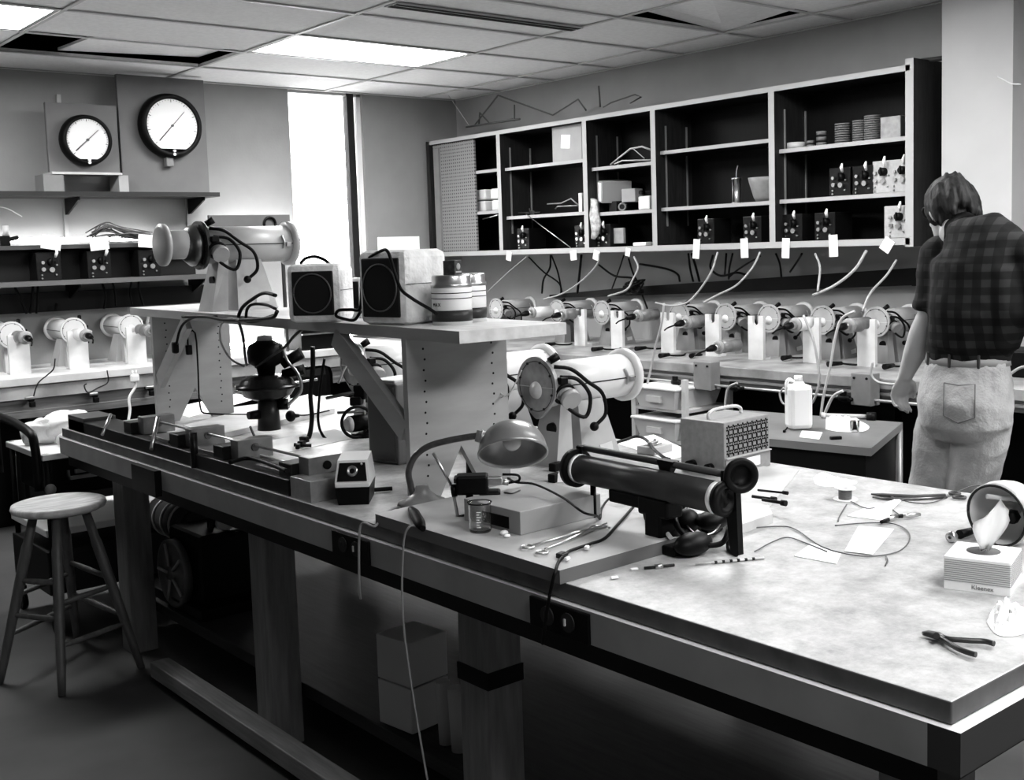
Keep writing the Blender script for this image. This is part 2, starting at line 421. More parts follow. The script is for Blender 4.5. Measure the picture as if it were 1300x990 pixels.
# cylinder and bowl
z4 = 1.716; p = on_cab(935, 240, CF+.14)
T = thing('metal_cylinder', 'upright shiny striped metal cylinder with a wire on top', 'cylinder', (CF+.14, p.y, z4))
part(T, 'body', MB().lathe([(.0,0),(.03,0),(.03,.006),(.026,.008),(.026,.14),(.03,.142),(.03,.15),(0,.15)], n=24), STEEL)
part(T, 'stripe', MB().bb((-.028,-.004,.01),(-.0255,.004,.14)), BLACK); part(T, 'wire', MB().tube([(0,0,.15),(0,-.003,.19),(0,-.012,.22)], .003), STEEL)
p = on_cab(972, 240, CF+.16)
solo('bowl', MB().lathe([(0,.004),(.06,.0),(.075,.03),(.1,.115),(.105,.14),(.099,.14),(.09,.11),(.066,.035),(0,.012)], (CF+.17, p.y, z4), n=36), mat('stone_bowl', .26, .7, .1, 30), 'grey stone mixing bowl half hidden behind the divider', 'bowl')
# cartons
CARD = mat('cardboard', .33, .8, .06, 10)
ya, yb = on_cab(701, 180, CF+.06).y, on_cab(738.5, 180, CF+.06).y; zt = on_cab(720, 159, CF+.06).z
T = thing('carton', 'large grey carton with a paper label on the upper shelf of the second bay', 'carton', (CF+.2, (ya+yb)/2, 2.07))
part(T, 'box', MB().bb((-.14,-(ya-yb)/2,0),(.12,(ya-yb)/2,zt-2.07),bev=.003), CARD)
part(T, 'label', MB().box((-.1415,.01,.13),(.002,.09,.09),rot=Matrix.Rotation(.1,3,'X')), PAPER)
z3 = 1.712; p = on_cab(772, 240, CF+.16)
T = thing('carton', 'tilted carton with a bright printed side on the middle shelf above the plastic bag', 'carton', (CF+.17, p.y, z3+.055), -.5)
R = Matrix.Rotation(.12,3,'X')
part(T, 'box', MB().box((.02,-.01,.085),(.2,.2,.14),rot=R,bev=.003), mat('carton_grey', .3, .7)); part(T, 'printed_label', MB().box((-.083,-.01,.085),(.004,.17,.12),rot=R), PAPER)
p = on_cab(797, 245, CF+.12)
solo('carton', MB().box((CF+.16, p.y, z3+.1),(.1,.1,.085),rz=.25,bev=.003), CARD, 'small square grey carton leaning in the middle of the third bay shelf', 'carton')
p = on_cab(820, 255, CF+.12)
solo('carton', MB().box((CF+.16, p.y, z3+.045),(.12,.1,.085),bev=.008), mat('white_carton', .75,.6), 'white block shaped carton at the right end of the third bay shelf', 'carton')
solo('lens_block', MB().box((CF+.16, p.y-.005, z3+.105),(.07,.06,.03),bev=.005).cyl((CF+.12,p.y+.02,z3+.11),(CF+.09,p.y+.02,z3+.11),.014), BLACK, 'small black knob block on top of the white carton', 'block')
p = on_cab(790, 258, CF+.12)
T = thing('rubber_tube_coil', 'dark short tube with round open end lying on the third bay shelf', 'tube', (CF+.12, p.y, z3+.03))
part(T, 'body', MB().loft([(0,0,0),(.12,.07,0)], [.028,.028], 18), DARK); part(T, 'ring', MB().torus((-.002,-.001,0), .022, .006, (1,.55,0)), GREY)
solo('metal_block', MB().box((CF+.15, p.y+.08, z3+.035),(.08,.07,.07),bev=.004), DARK, 'dark metal block under the tilted carton', 'block')
# plastic bag hanging over the shelf
p = on_cab(757, 262, CF+.05)
bag = MB(); seg = [(.03, 1.80),(.035,1.76),(.045,1.70),(.05,1.64),(.04,1.58),(.02,1.54)]
bag.loft([(CF+.03+.008*math.sin(k*2.1), p.y+.012*math.sin(k*1.7), z) for k, (r, z) in enumerate(seg)], [(r, r*.45) for r, z in seg], 12, ref=(0,1,0))
solo('plastic_bag', bag, mat('bag_film', .45, .25, .5, 25, bump=.6, bscale=40), 'crumpled clear plastic bag hanging over the shelf edge in the third bay', 'bag')
# white packets in the first bay
for u, v, l in ((612,243,'upper white packet of the left pair behind the sliding door'), (612,261,'lower white packet of the left pair behind the sliding door'), (631,238,'upper white packet against the first divider'), (633,257,'lower white packet against the first divider')):
    p = on_cab(u, v, CF+.12); z = 1.775 + (.085 if v < 250 else 0)
    solo('paper_packet', MB().box((CF+.17, p.y, z+.04),(.14,.12,.078),bev=.012), mat('white_carton', .75,.6), l, 'packet', 'white packets in the first bay')
# rods and tubing on shelves
p0 = on_cab(752,300,CF+.1)
solo('wire_rack', MB().tube([at(775,209,0,CF+.1), at(800,189,0,CF+.1), at(815,186,0,CF+.12), at(826,190,0,CF+.12)], .006, smooth=False).tube([at(780,208,0,CF+.08), at(790,204,0,CF+.08), at(826,203,0,CF+.08)], .005, smooth=False).tube([at(803,188,0,CF+.1),at(818,201,0,CF+.1)], .003), LGREY, 'bent pale metal tubing lying on the upper shelf of the third bay', 'metal tubing')
solo('metal_tubing', MB().tube([at(695,259,0,CF+.12), at(712,258,0,CF+.12), at(725,252,0,CF+.12), at(735,261,0,CF+.12)], .005, smooth=False).tube([at(705,265,0,CF+.1), at(708,262,0,CF+.1), at(733,261,0,CF+.1)], .005, smooth=False), mat('dull_metal', .3, .4, metal=.5), 'bent thin tubing on the lower shelf of the second bay', 'metal tubing')
p = on_cab(675,268,CF+.12)
solo('clamp_rod', MB().cyl((CF+.12,p.y-.1,1.74),(CF+.1,p.y+.12,1.745),.009).box((CF+.12,p.y-.02,1.742),(.03,.05,.034)).cyl((CF+.11,p.y,1.73),(CF+.1,p.y+.0,1.775),.006), DARK, 'dark clamp rod lying at the left of the second bay shelf', 'clamp')
ya, yb = on_cab(736,255,CF+.08).y, on_cab(740,255,CF+.08).y
solo('white_card', MB().bb((CF+.07,yb,1.727),(CF+.16,ya,1.85)), mat('white_carton', .75,.6), 'narrow white card standing at the right end of the second bay shelf', 'card')
solo('thin_rod', MB().cyl(at(668,272,0,CF+.02), at(724,314,0,CF+.03), .003), STEEL, 'thin wire hanging diagonally across the second bay', 'wire')
p = on_cab(786,302,CF+.1)
solo('square_card', MB().box((CF+.1,p.y,zb+.07),(.02,.1,.1),bev=.002), mat('card_grey', .3,.5,.15,20), 'small square grey card with a needle standing on the bottom shelf', 'card')
p = on_cab(817,311,CF+.1)
solo('paper_packet', MB().box((CF+.12,p.y,zb+.012),(.12,.11,.022),bev=.004), PAPER, 'flat white packet lying on the bottom shelf of the third bay', 'packet')
solo('thin_rod', MB().cyl(at(613,278,0,CF+.05), at(632,273,0,CF+.05), .004), STEEL, 'short pale rod leaning in the bottom of the first bay', 'rod')

# paper tags taped to the bottom edge
def tagp(u, v, w, h, rot, label, x=CF-.004):
    c = at(u, v, 0, x)
    T = solo('paper_tag', MB().box((x, c.y, c.z), (.0015, w, h), rot=Matrix.Rotation(rot, 3, 'X')), PAPER, label, 'paper tag', 'white paper tags hanging under the wall cabinet'); return T
tagp(646, 325, .055, .065, .2, 'small white tag hanging under the first bay')
tagp(728, 324, .06, .065, -.1, 'small white tag hanging under the second bay, right end')
tagp(757, 324, .055, .062, .3, 'small white tag just right of the second divider')
tagp(884, 316, .05, .115, .1, 'white tag hanging below the control box under the wide empty shelf')
tagp(945, 315, .053, .11, -.03, 'white tag hanging below the bowl')
tagp(997.5, 315, .05, .11, .05, 'white tag at the left of the right end bay')
tagp(1058, 312, .054, .115, -.04, 'white tag in the middle of the right end bay')
tagp(1126, 311, .06, .07, .6, 'crooked white tag near the right end of the cabinet')
tagp(797, 320, .04, .05, .2, 'tiny tag knotted with wires in the middle of the cabinet edge')

# bent rods stored on top of the cabinet
XT = CF+.15
def rod(pts, r, m, label):
    solo('bent_rod', MB().tube([at(u, v, 0, XT) for u, v in pts], r, 8, smooth=False), m, label, 'bent rod', 'bent rods on top of the wall cabinet')
RM = mat('rod_metal', .1, .5)
rod([(603,158),(632,121),(702,146),(734,126),(744,140)], .006, RM, 'long zigzag bent dark rod on the cabinet')
rod([(608,158),(609,143),(622,157),(651,151)], .006, RM, 'short bent dark rod near the left end on the cabinet')
rod([(653,154),(653,133)], .005, RM, 'short upright dark rod on the cabinet')
rod([(762,136),(760,109)], .006, RM, 'upright rod with a bent foot on the cabinet')
rod([(766,136),(776,130),(806,120),(814,123),(800,131)], .005, RM, 'rod with a hooked tip at the middle of the cabinet top')
rod([(532,145),(560,111),(570,122),(596,160)], .002, mat('pale_wire',.5,.4), 'thin pale wire loop leaning in the corner above the cabinet')
rod([(592,161),(660,151)], .008, RM, 'straight dark rod lying at the left end of the cabinet top')
rod([(1170,77),(1203,73)], .012, mat('rod_dark',.05,.5), 'thick dark rod sticking out at the right end of the cabinet top')
# ------------------------------------------------------------------ right-hand wall bench
BZ = .86; BX = 4.5
BENCH = mat('bench_metal', .22, .45, .3, 6, v2=.34)
T = thing('wall_bench', 'long grey wall bench with a scuffed metal front rail along the right wall', 'workbench', ((BX+RWX)/2, 4.8, 0))
RB0 = 1.55
part(T, 'worktop', MB().bb((BX, RB0, BZ-.05), (RWX-.005, BWY-.01, BZ), bev=.004), BENCH, True)
part(T, 'front_rail', MB().bb((BX+.015, RB0, BZ-.062), (BX+.05, BWY-.02, BZ-.05)).bb((BX+.005, RB0, BZ-.078), (BX+.05, BWY-.02, BZ-.064)).bb((BX+.02, RB0, BZ-.1), (BX+.05, BWY-.02, BZ-.08)), [mat('rail_grey', .2, .4)], True)
part(T, 'knee_shade_panel', MB().bb((BX+.35, RB0, 0), (BX+.37, BWY-.02, BZ-.05)), BLACK, True)  # black sheet stands in for the shade of the open knee space
for y in (1.6, 2.9, 4.2, 5.6, 6.9): part(T, 'leg', MB().bb((BX+.12, y-.03, 0), (BX+.18, y+.03, BZ-.05)), BLACK, True)
# outlet boxes on the bench front
def front_box(y, w, z0, z1, label):
    T = thing('outlet_box', label, 'outlet box', (BX-.03, y, z0), 0, 'metal outlet boxes on the right bench front')
    part(T, 'housing', MB().bb((-.045,-w/2,0),(.03,w/2,z1-z0),bev=.003), mat('box_grey', .2, .45, .12, 14)); 
    for s in (-1,1): part(T, 'screw', MB().cyl((-.05, s*w*.32, (z1-z0)*.86), (-.044, s*w*.32, (z1-z0)*.86), .006, None, 8), BLACK)
for u, l in ((895, 'metal outlet box on the bench front behind the vented instrument'), (1095, 'metal outlet box on the bench front beside the standing person')):
    a = at(u-11, 460, 0, BX-.05); b = at(u+11 if u < 1000 else u+14, 460, 0, BX-.05)
    front_box((a.y+b.y)/2, a.y-b.y, .74, .885, l)
# gas pipe with taps
T = thing('gas_pipe', 'thin horizontal gas pipe with taps running under the right bench front', 'pipe', (BX-.03, 4.0, .765))
part(T, 'pipe', MB().cyl((BX-.04, 2.5, .765), (BX-.04, 5.4, .765), .007), mat('pipe_metal', .35, .35, metal=.6), True)
for u, v in ((790,480),(862,485),(935,487),(1075,497)):
    p = at(u, v, 0, BX-.04)
    part(T, 'tap', MB().lathe([(.0,-.03),(.014,-.03),(.018,-.01),(.018,.01),(.012,.03),(0,.03)], (BX-.06, p.y, .765), (0,1,0), 12).box((BX-.07, p.y, .788),(.012,.03,.02)).cyl((BX-.05,p.y-.05,.765),(BX-.1,p.y-.05,.765),.009), BLACK, True)
# drawers rack with tubs under the bench
T = thing('bin_rack', 'pale metal rack holding plastic tubs under the bench edge', 'rack', (4.35, 4.1, 0))
rx = 4.33
yL, yR = at(806,520,0,rx).y, at(870,520,0,rx).y
ztop = .8
RACKM = mat('rack_paint', .5, .5)
for y in (yL, yR): 
    for x in (rx, rx+.35): part(T, 'post', MB().bb((x-.012, y-.014, 0), (x+.012, y+.014, ztop)), RACKM, True)
zs = [at(840,520,0,rx).z, at(840,559,0,rx).z, at(840,598,0,rx).z, .3]
for z in zs: part(T, 'runner', MB().bb((rx-.005, yR, z-.008), (rx+.35, yL, z+.008)), RACKM, True)
for k, z in enumerate(zs):
    if k > 2: break
    h = .13; yc = (yL+yR)/2; w = (yL-yR)/2-.03
    ob = [(rx-.02, yc-w*.82), (rx+.3, yc-w*.82), (rx+.3, yc+w*.82), (rx-.02, yc+w*.82)]; ot = [(rx-.045, yc-w), (rx+.33, yc-w), (rx+.33, yc+w), (rx-.045, yc+w)]
    B = MB().hexa([(x,y,z+.009) for x,y in ob], [(x,y,z+h-.02) for x,y in ot])
    B.bb((rx-.055, yc-w-.012, z+h-.02), (rx+.34, yc+w+.012, z+h-.008), bev=.003)
    TB = thing('plastic_tub', ['upper pale plastic tub in the under-bench rack','second pale plastic tub in the under-bench rack, below the upper one','lowest pale plastic tub in the under-bench rack'][k], 'tub', (rx+.14, yc, z+.009), 0, 'plastic tubs in the rack')
    part(TB, 'tub', B, mat('tub_plastic', .6, .4), True)
    part(TB, 'label_holder', MB().bb((rx-.05, yc-.05, z+.045), (rx-.03, yc+.05, z+.075)), mat('tub_plastic2', .45, .4), True)

# black duct on the wall below the cabinet
a0, a1 = at(700,374,0,5.46), at(1160,340,0,5.46); b0, b1 = at(700,378,0,5.46), at(1160,362,0,5.46); m0, m1 = at(806,364,0,5.46), at(806,375,0,5.46)
mb = MB()
Pt = [a0, m0, a1]; Pb = [b0, m1, b1]
for i in range(2):
    q = [Pt[i], Pt[i+1], Pb[i+1], Pb[i]]
    mb.hexa([(5.44, p.y, p.z) for p in q], [(RWX-.002, p.y, p.z) for p in q])
e = at(1160,351,0,5.46)
mb.bb((5.44, 1.6, a1.z-.095), (RWX-.002, a1.y, a1.z))
solo('cable_duct', mb, BLACK, 'black cable duct sloping along the wall between cabinet and bench', 'cable duct')

# ------------------------------------------------------------------ back wall bench (left)
LBZ = .875; LBY = 6.5
T = thing('wall_bench', 'back wall bench on the left with pale worktop edge and dark wooden apron', 'workbench', (1.3, 6.9, 0))
lx0, lx1 = -1.6, 4.44
part(T, 'worktop', MB().bb((lx0, LBY, LBZ-.045), (lx1, BWY-.01, LBZ), bev=.004), mat('pale_bench', .55, .5, .2, 5), True)
part(T, 'apron', MB().bb((lx0, LBY+.01, LBZ-.12), (lx1, LBY+.05, LBZ-.05)), mat('apron_metal', .3, .5, .3, 7), True)
part(T, 'lower_rail', MB().bb((lx0, LBY+.03, LBZ-.185), (lx1, LBY+.06, LBZ-.125)).bb((lx0, LBY, LBZ-.225), (lx1, LBY+.05, LBZ-.185)), mat('bench_wood_dark', .14, .5, .5, 10, stretch=(.4,4,6)), True)
part(T, 'knee_shade_panel', MB().bb((lx0, LBY+.3, 0), (lx1, LBY+.32, LBZ-.05)), BLACK, True)  # black sheet stands in for the shade under this bench too
for x in (-1.5, .2, 1.9, 3.6): part(T, 'leg', MB().bb((x-.04, LBY+.06, 0), (x+.04, LBY+.14, LBZ-.05)), BLACK, True)
for u, v in ((250/6.5, 370+890/6.5), (775/6.5, 370+855/6.5), (1235/6.5, 370+800/6.5)):
    p = at(u, v, 1, LBY-.02)
    T = thing('gas_tap', 'chrome and black gas tap on the back bench apron at %s' % {38:'the far left', 119:'the middle', 190:'the right by the riser'}[int(u)], 'gas tap', (p.x, LBY, p.z), 0, 'gas taps on the back bench')
    part(T, 'valve', MB().cyl((0,.03,0),(0,-.05,0),.014).box((.0,-.05,-.025),(.03,.03,.03),bev=.004), BLACK); part(T, 'handle', MB().box((-.015,-.06,.012),(.05,.014,.016),bev=.004), STEEL)
# cables hanging at the back bench front
for k, (pts, r, l) in enumerate((
    ([(70,455),(68,468),(60,476),(48,487),(42,505)], .004, 'grey cable hanging over the back bench front at left'),
    ([(136,470),(137,485),(125,492),(112,498),(107,490),(110,487)], .004, 'looped cable hanging over the back bench front in the middle'))):
    cable('cable', [at(u, v, 1, LBY-.02) for u, v in pts], r, DARK, l, group=None)
cable('power_cord', [at(u, v, 1, LBY-.25) for u, v in ((171,478),(172,490),(164,505),(165,520),(163,534))], .008, WHITE, 'white cord with a plug hanging in front of the back bench', 'cord')
p = at(171,480,1,LBY-.25); solo('plug', MB().box(p, (.05,.03,.045), bev=.01).cyl(p+Vector((-.01,0,.02)), p+Vector((-.01,0,.045)), .004).cyl(p+Vector((.01,0,.02)), p+Vector((.01,0,.045)), .004), WHITE, 'white plug standing up at the top of the white cord', 'plug')

# ------------------------------------------------------------------ two shelves on the back wall
S1Y = 7.0; z1 = 1.925
xr = at(279,243,1,S1Y).x
SHW = mat('shelf_dark', .045, .5)
T = thing('wall_shelf', 'dark upper wall shelf carrying the two round gauges', 'shelf', (1.4, 7.15, z1-.02))
part(T, 'board', MB().bb((-1.5, S1Y, z1-.028), (xr, BWY-.002, z1)), SHW, True)
for u in (84, 240):
    x = at(u, 270, 1, 7.28).x
    part(T, 'standard', MB().bb((x-.016, BWY-.02, 1.3), (x+.016, BWY-.002, 2.1)), mat('standard_grey', .25, .5), True)
    part(T, 'bracket', MB().prism([(0,0),(.25,0),(.25,-.02),(.03,-.1),(0,-.1)], (x-.006, BWY-.02, z1-.029), (0,-1,0), (0,0,1), (.012,0,0)), BLACK, True)
S2Y = 6.98; z2 = 1.395
xr2 = at(262,351,1,S2Y).x
T = thing('wall_shelf', 'dark lower wall shelf holding black control boxes with paper labels', 'shelf', (1.4, 7.15, z2-.02))
part(T, 'board', MB().bb((-1.5, S2Y, z2-.03), (xr2, BWY-.03, z2)).light_edges((0,-1,0),1), [SHW, mat('shelf_edge', .12, .5)], True)
zt2 = at(100,310,1,S2Y+.04).z
part(T, 'front_panel', MB().bb((-1.5, S2Y+.16, z2), (xr2, S2Y+.18, zt2-.02)), mat('panel_dark', .02, .6), True)
part(T, 'top_board', MB().bb((-1.5, S2Y+.04, zt2-.025), (xr2, BWY-.03, zt2)).light_edges((0,-1,0),1), [SHW, mat('shelf_edge2', .08, .5)], True)
for u in (84, 240):
    x = at(u, 360, 1, 7.28).x
    part(T, 'bracket', MB().prism([(0,0),(.25,0),(.25,-.02),(.03,-.1),(0,-.1)], (x-.006, BWY-.02, z2-.03), (0,-1,0), (0,0,1), (.012,0,0)), BLACK, True)
# black duct under the lower shelf
qa, qb = at(0,398,1,7.25), at(225,362,1,7.25)
solo('cable_duct', MB().bb((-1.5, 7.22, 1.2), (3.4, BWY-.002, 1.32)), BLACK, 'black cable duct on the back wall behind the white apparatus', 'cable duct')
for u, l in ((62,'black control box on the lower back wall shelf, left'), (126,'black control box on the lower back wall shelf, in the middle'), (190,'black control box on the lower back wall shelf, right')):
    p = at(u, 335, 1, S2Y+.02); c = place_cb(p.x, S2Y+.02, z2, PI/2, l, 'black control boxes on the back wall shelf'); c.scale = (1.12,)*3
for u, v, r, l in ((65,308,.18,'tilted white paper tag on the left control box'), (126,309,-.1,'white paper tag on the middle control box'), (187,306,.08,'white paper tag near the mirror end of the shelf')):
    p = at(u, v, 1, S2Y-.01)
    solo('paper_tag', MB().box(p, (.115,.002,.08), rot=Matrix.Rotation(r,3,'Y')), PAPER, l, 'paper tag', 'white paper tags on the back wall shelf')
# wire bundle on the shelf
wb = MB()
c0 = at(150,285,1,7.15); random.seed(3)
for k in range(16):
    a = random.uniform(-.14,.02); b = random.uniform(.0,.1); w = .16+random.random()*.06
    z = zt2+.012+random.random()*.06
    wb.tube([(c0.x-w, 7.12+random.uniform(-.06,.06), z), (c0.x-w*.5, 7.12+random.uniform(-.07,.07), z+random.uniform(0,.07)), (c0.x+.02, 7.12+random.uniform(-.06,.06), z+random.uniform(0,.04)), (c0.x+w, 7.12+random.uniform(-.06,.06), z-.005)], .004, 6, 4)
solo('wire_bundle', wb, mat('wire_brown', .1, .5), 'untidy bundle of wires lying on the lower back shelf', 'wire bundle')
p = at(4,290,1,7.1)
T = thing('clamp', 'small clamp with a pale knob at the left end of the shelf', 'clamp', (p.x, 7.1, zt2))
part(T, 'body', MB().box((0,0,.03),(.06,.05,.06),bev=.006).cyl((0,0,.03),(.08,0,.05),.012), BLACK); part(T, 'knob', MB().cyl((.01,-.01,.06),(.01,-.01,.12),.02,.018), LGREY)
cable('thin_wire', [at(u, v, 1, 7.1) for u, v in ((-5,262),(10,265),(28,275))], .003, LGREY, 'thin pale wire sticking up at the left end of the shelf', 'wire')

# gauges on boards
def gauge(name, ul, ur, vt, vb, gc, gr, label, y, face_flat, a_need, knob, basez):
    a = at(ul, (vt+vb)/2, 1, y); b = at(ur, (vt+vb)/2, 1, y); zt_ = at((ul+ur)/2, vt, 1, y).z
    T = thing(name, label, 'gauge', ((a.x+b.x)/2, y, basez))
    part(T, 'mounting_board', MB().bb((a.x, y, basez), (b.x, y+.03, zt_), bev=.003), mat('gauge_board', .16, .6, .08, 6), True)
    c = at(gc[0], gc[1], 1, y); d = .075
    part(T, 'rim', MB().lathe([(gr*.93,0),(gr*1.0,0),(gr*1.04,.02),(gr*1.04,.035),(gr,d),(gr*.86,d+.01),(gr*.84,d-.01),(gr*.84,d-.02),(0,d-.02)], (c.x, y, c.z), (0,-1,0), 48), RUBBER, True)
    # dial: circle with a cut-off bottom
    yy = y-d+.005; r = gr*.85; pts = []
    cut = -r*face_flat
    a0 = math.asin(-face_flat)
    n = 40
    for k in range(n+1):
        t = a0 + (PI-2*a0)*k/n; pts.append((r*math.cos(t), r*math.sin(t)))
    dl = part(T, 'dial', MB().prism(pts, (c.x, yy+.004, c.z), (1,0,0), (0,0,1), (0,-.005,0)), mat('dial_white', .85, .4), True)
    tk = MB()
    for k in range(41):
        t = math.radians(225 - 270*k/40); r0 = r*(.93 if k % 5 else .87)
        u = Vector((math.cos(t), 0, math.sin(t)))
        if math.sin(t)*r < cut+.01: continue
        p0 = Vector((c.x, yy-.002, c.z))+u*r0; p1 = Vector((c.x, yy-.002, c.z))+u*r*.97
        tk.cyl(p0, p1, .0011 if k % 5 else .0018, None, 4)
    part(dl, 'scale_marks', tk, mat('ink', .08, .6), True, root=T)
    u = Vector((math.cos(a_need), 0, math.sin(a_need)))
    part(T, 'needle', MB().loft([Vector((c.x, yy-.006, c.z))-u*r*.78*(.35 if face_flat < .7 else 1), Vector((c.x, yy-.006, c.z))+u*r*.72], [.0035, .0015], 6).cyl((c.x, yy-.012, c.z), (c.x, yy, c.z), .008, None, 12), mat('needle', .12, .5), True)
    if knob:
        for k in (.0,): pass
    part(T, 'adjusting_screw', MB().cyl((c.x, y-d-.014, c.z-gr*.91), (c.x, y-d, c.z-gr*.91), .009, None, 12).cyl((c.x, y-d-.014, c.z-gr*.8), (c.x, y-d, c.z-gr*.8), .009, None, 12), mat('screw_bright',.9,.3), True)
    if knob: part(T, 'inlet', MB().box((c.x-.02, y-.03, c.z-gr*1.14), (.05,.05,.06), bev=.005), mat('inlet', .2, .4), True)
    return T
SB = .045
gauge('pressure_gauge', 152, 262, 98, 241, (213,161), .2, 'large round black rimmed gauge with a white dial on the taller board', 7.12, .86, math.radians(47), True, z1+.001)
g2 = gauge('pressure_gauge', 60, 150, 132, 219, (106,179), .15, 'smaller round black rimmed gauge on the shorter left board', 7.08, .9, math.radians(42), False, at(106,219,1,7.08).z)
# stand under the small gauge
a = at(55,228,1,7.04); b = at(163,228,1,7.04); h = g2.location.z-z1-.002
T = thing('shelf_riser', 'low grey open stand under the smaller gauge', 'stand', ((a.x+b.x)/2, 7.1, z1+.001))
W_ = (b.x-a.x)
part(T, 'top_board', MB().bb((-W_/2+.05,-.07,h-.014),(W_/2-.04,.1,h)), LGREY)
part(T, 'block', MB().bb((-W_/2,-.06,0),(-W_/2+.12,.1,h-.015)), GREY); part(T, 'block', MB().bb((W_/2-.06,-.06,0),(W_/2,.1,h-.015)), MID)
p = at(75,126,1,7.28)
solo('wall_bracket', MB().bb((p.x-.012, BWY-.02, p.z-.07), (p.x+.012, BWY-.003, p.z+.03)), LGREY, 'short pale metal bracket on the wall above the smaller gauge', 'bracket')
# hanging cables under the lower shelf
for k, (pts, r) in enumerate((([(18,362),(26,380),(34,398)],.008), ([(42,363),(41,380),(38,398)],.008), ([(48,363),(48,382),(46,398)],.007), ([(130,360),(134,375),(132,392)],.007), ([(143,358),(146,372),(147,388)],.007), ([(167,357),(165,372),(168,388)],.006), ([(176,356),(177,370),(182,388)],.008), ([(72,385),(71,395)],.01))):
    cable('cable', [at(u, v, 1, 7.15) for u, v in pts], r, BLACK, 'black cable hanging between the lower shelf and the back bench', group='black cables under the lower back shelf')
# ------------------------------------------------------------------ the barrel shaped apparatus (one prototype, many copies)
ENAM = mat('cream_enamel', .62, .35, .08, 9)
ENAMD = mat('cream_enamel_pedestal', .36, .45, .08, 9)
def barrel_unit(label, group, teardrop=False, front_tube=False, darkdisc=False, E1=None, E2=None):
    E1 = E1 or ENAM; E2 = E2 or ENAMD
    T = thing('barrel_apparatus', label, 'laboratory apparatus', (0,0,0), 0, group)
    H = .24
    # pedestal with sloping sides, a front sheet and a nameplate
    P = part(T, 'pedestal', MB().hexa([(-.06,-.085,0),(.1,-.085,0),(.1,.085,0),(-.06,.085,0)], [(-.04,-.045,.185),(.06,-.045,.185),(.06,.045,.185),(-.04,.045,.185)]), E2)
    q = MB().prism([(0,.035),(.06,.04),(.06,.075),(0,.07)], (.01,-.0805,0), (1,0,0), (0,.22,1), (0,-.002,0))
    part(P, 'nameplate', q, BLACK); 
    part(P, 'nameplate_text', MB().prism([(.004,.028),(.056,.033),(.056,.008),(.004,.004)], (.012,-.082,.02), (1,0,0), (0,.22,1), (0,-.002,0)), LGREY)
    part(T, 'front_bracket', MB().hexa([(-.155,-.07,0),(-.1,-.085,0),(-.1,.05,0),(-.155,.05,0)], [(-.105,-.04,.185),(-.07,-.045,.185),(-.07,.04,.185),(-.105,.04,.185)]), E2)
    part(T, 'bracket_hole', MB().cyl((-.128,-.02,.105),(-.112,-.02,.108),.022,None,18), BLACK)
    # barrel in two halves with a seam between them
    part(T, 'barrel', MB().loft([(-.15,0,H),(.19,0,H)], [.067,.067], 40), E1)
    part(T, 'seam', MB().bb((-.15,-.0685,H-.0022),(.185,.0685,H+.0012)), DARK)
    part(T, 'rear_flange', MB().lathe([(0,0),(.07,0),(.083,.004),(.083,.022),(.078,.026),(0,.026)], (.185,0,H), (1,0,0), 40), E1)
    part(T, 'clasp', MB().tube([(.14,-.066,H+.03),(.148,-.071,H+.005),(.142,-.07,H-.02)], .004).box((.165,-.07,H-.004),(.02,.012,.018),bev=.003), STEEL)
    # front disc
    n = 40; pts = []
    for k in range(n):
        a = 2*PI*k/n; r = .088
        y, z = r*math.cos(a), r*math.sin(a)
        if teardrop and z < -.02: y *= 1-.55*((-.02-z)/.068)**1.2; z = z*1.12
        pts.append((y, z))
    dm_ = mat('disc_dark', .06, .35, .4, 14) if darkdisc else (mat('disc_grey', .3, .35, .45, 14) if teardrop else E1)
    D = part(T, 'front_disc', MB().prism(pts, (-.165,0,H), (0,1,0), (0,0,1), (.012,0,0)), dm_)
    part(D, 'bolt_ring', MB_bolts(H), DARK)
    part(D, 'hub', MB().lathe([(0,.012),(.012,.012),(.014,.008),(.024,.006),(.026,0)], (-.165,0,H-.012), (-1,0,0), 24).bb((-.166,-.08,H-.003),(-.1645,.08,H-.001)), mat('hub_pale',.55,.35) if not darkdisc else DSTEEL)
    if darkdisc: part(T, 'collar', MB().lathe([(.0,0),(.07,0),(.075,.02),(.05,.05),(0,.05)], (-.17,0,H), (-1,0,0), 32), DSTEEL)
    if front_tube:
        part(T, 'front_tube', MB().cyl((-.165,0,H+.005),(-.29,0,H+.005),.052,None,28), E1)
        part(T, 'front_flange', MB().lathe([(0,0),(.075,0),(.075,.014),(.06,.02),(0,.02)], (-.29,0,H+.005), (-1,0,0), 32), E1)
    # knobs, side port and the black cable bent down to the pedestal
    part(T, 'clamp_knob', MB().cyl((-.15,-.045,H+.075),(-.125,-.055,H+.09),.011,.013,14), BLACK)
    part(T, 'side_port', MB().cyl((-.12,-.05,H-.0),(-.125,-.105,H-.03),.026,.024,20).cyl((-.125,-.1,H-.028),(-.13,-.118,H-.038),.03,None,20), E2)
    part(T, 'port_clip', MB().torus((-.13,-.085,H-.02), .03, .006, (.2,1,.5), 20, 6).box((-.14,-.09,H+.02),(.03,.02,.022),bev=.004), BLACK)
    part(T, 'cable', MB().tube([(-.145,-.06,H+.06),(-.1,-.085,H+.05),(-.05,-.1,H+.01),(.0,-.11,H-.03),(.01,-.112,H-.09),(-.02,-.1,H-.125)], .006).sphere((-.025,-.098,H-.128), .014), RUBBER)
    part(T, 'cable', MB().tube([(-.14,-.08,H+.03),(-.09,-.1,H+.02),(-.06,-.12,H-.03),(-.08,-.12,H-.09),(-.13,-.1,H-.06),(-.14,-.09,H-.02)], .006), RUBBER)
    return T
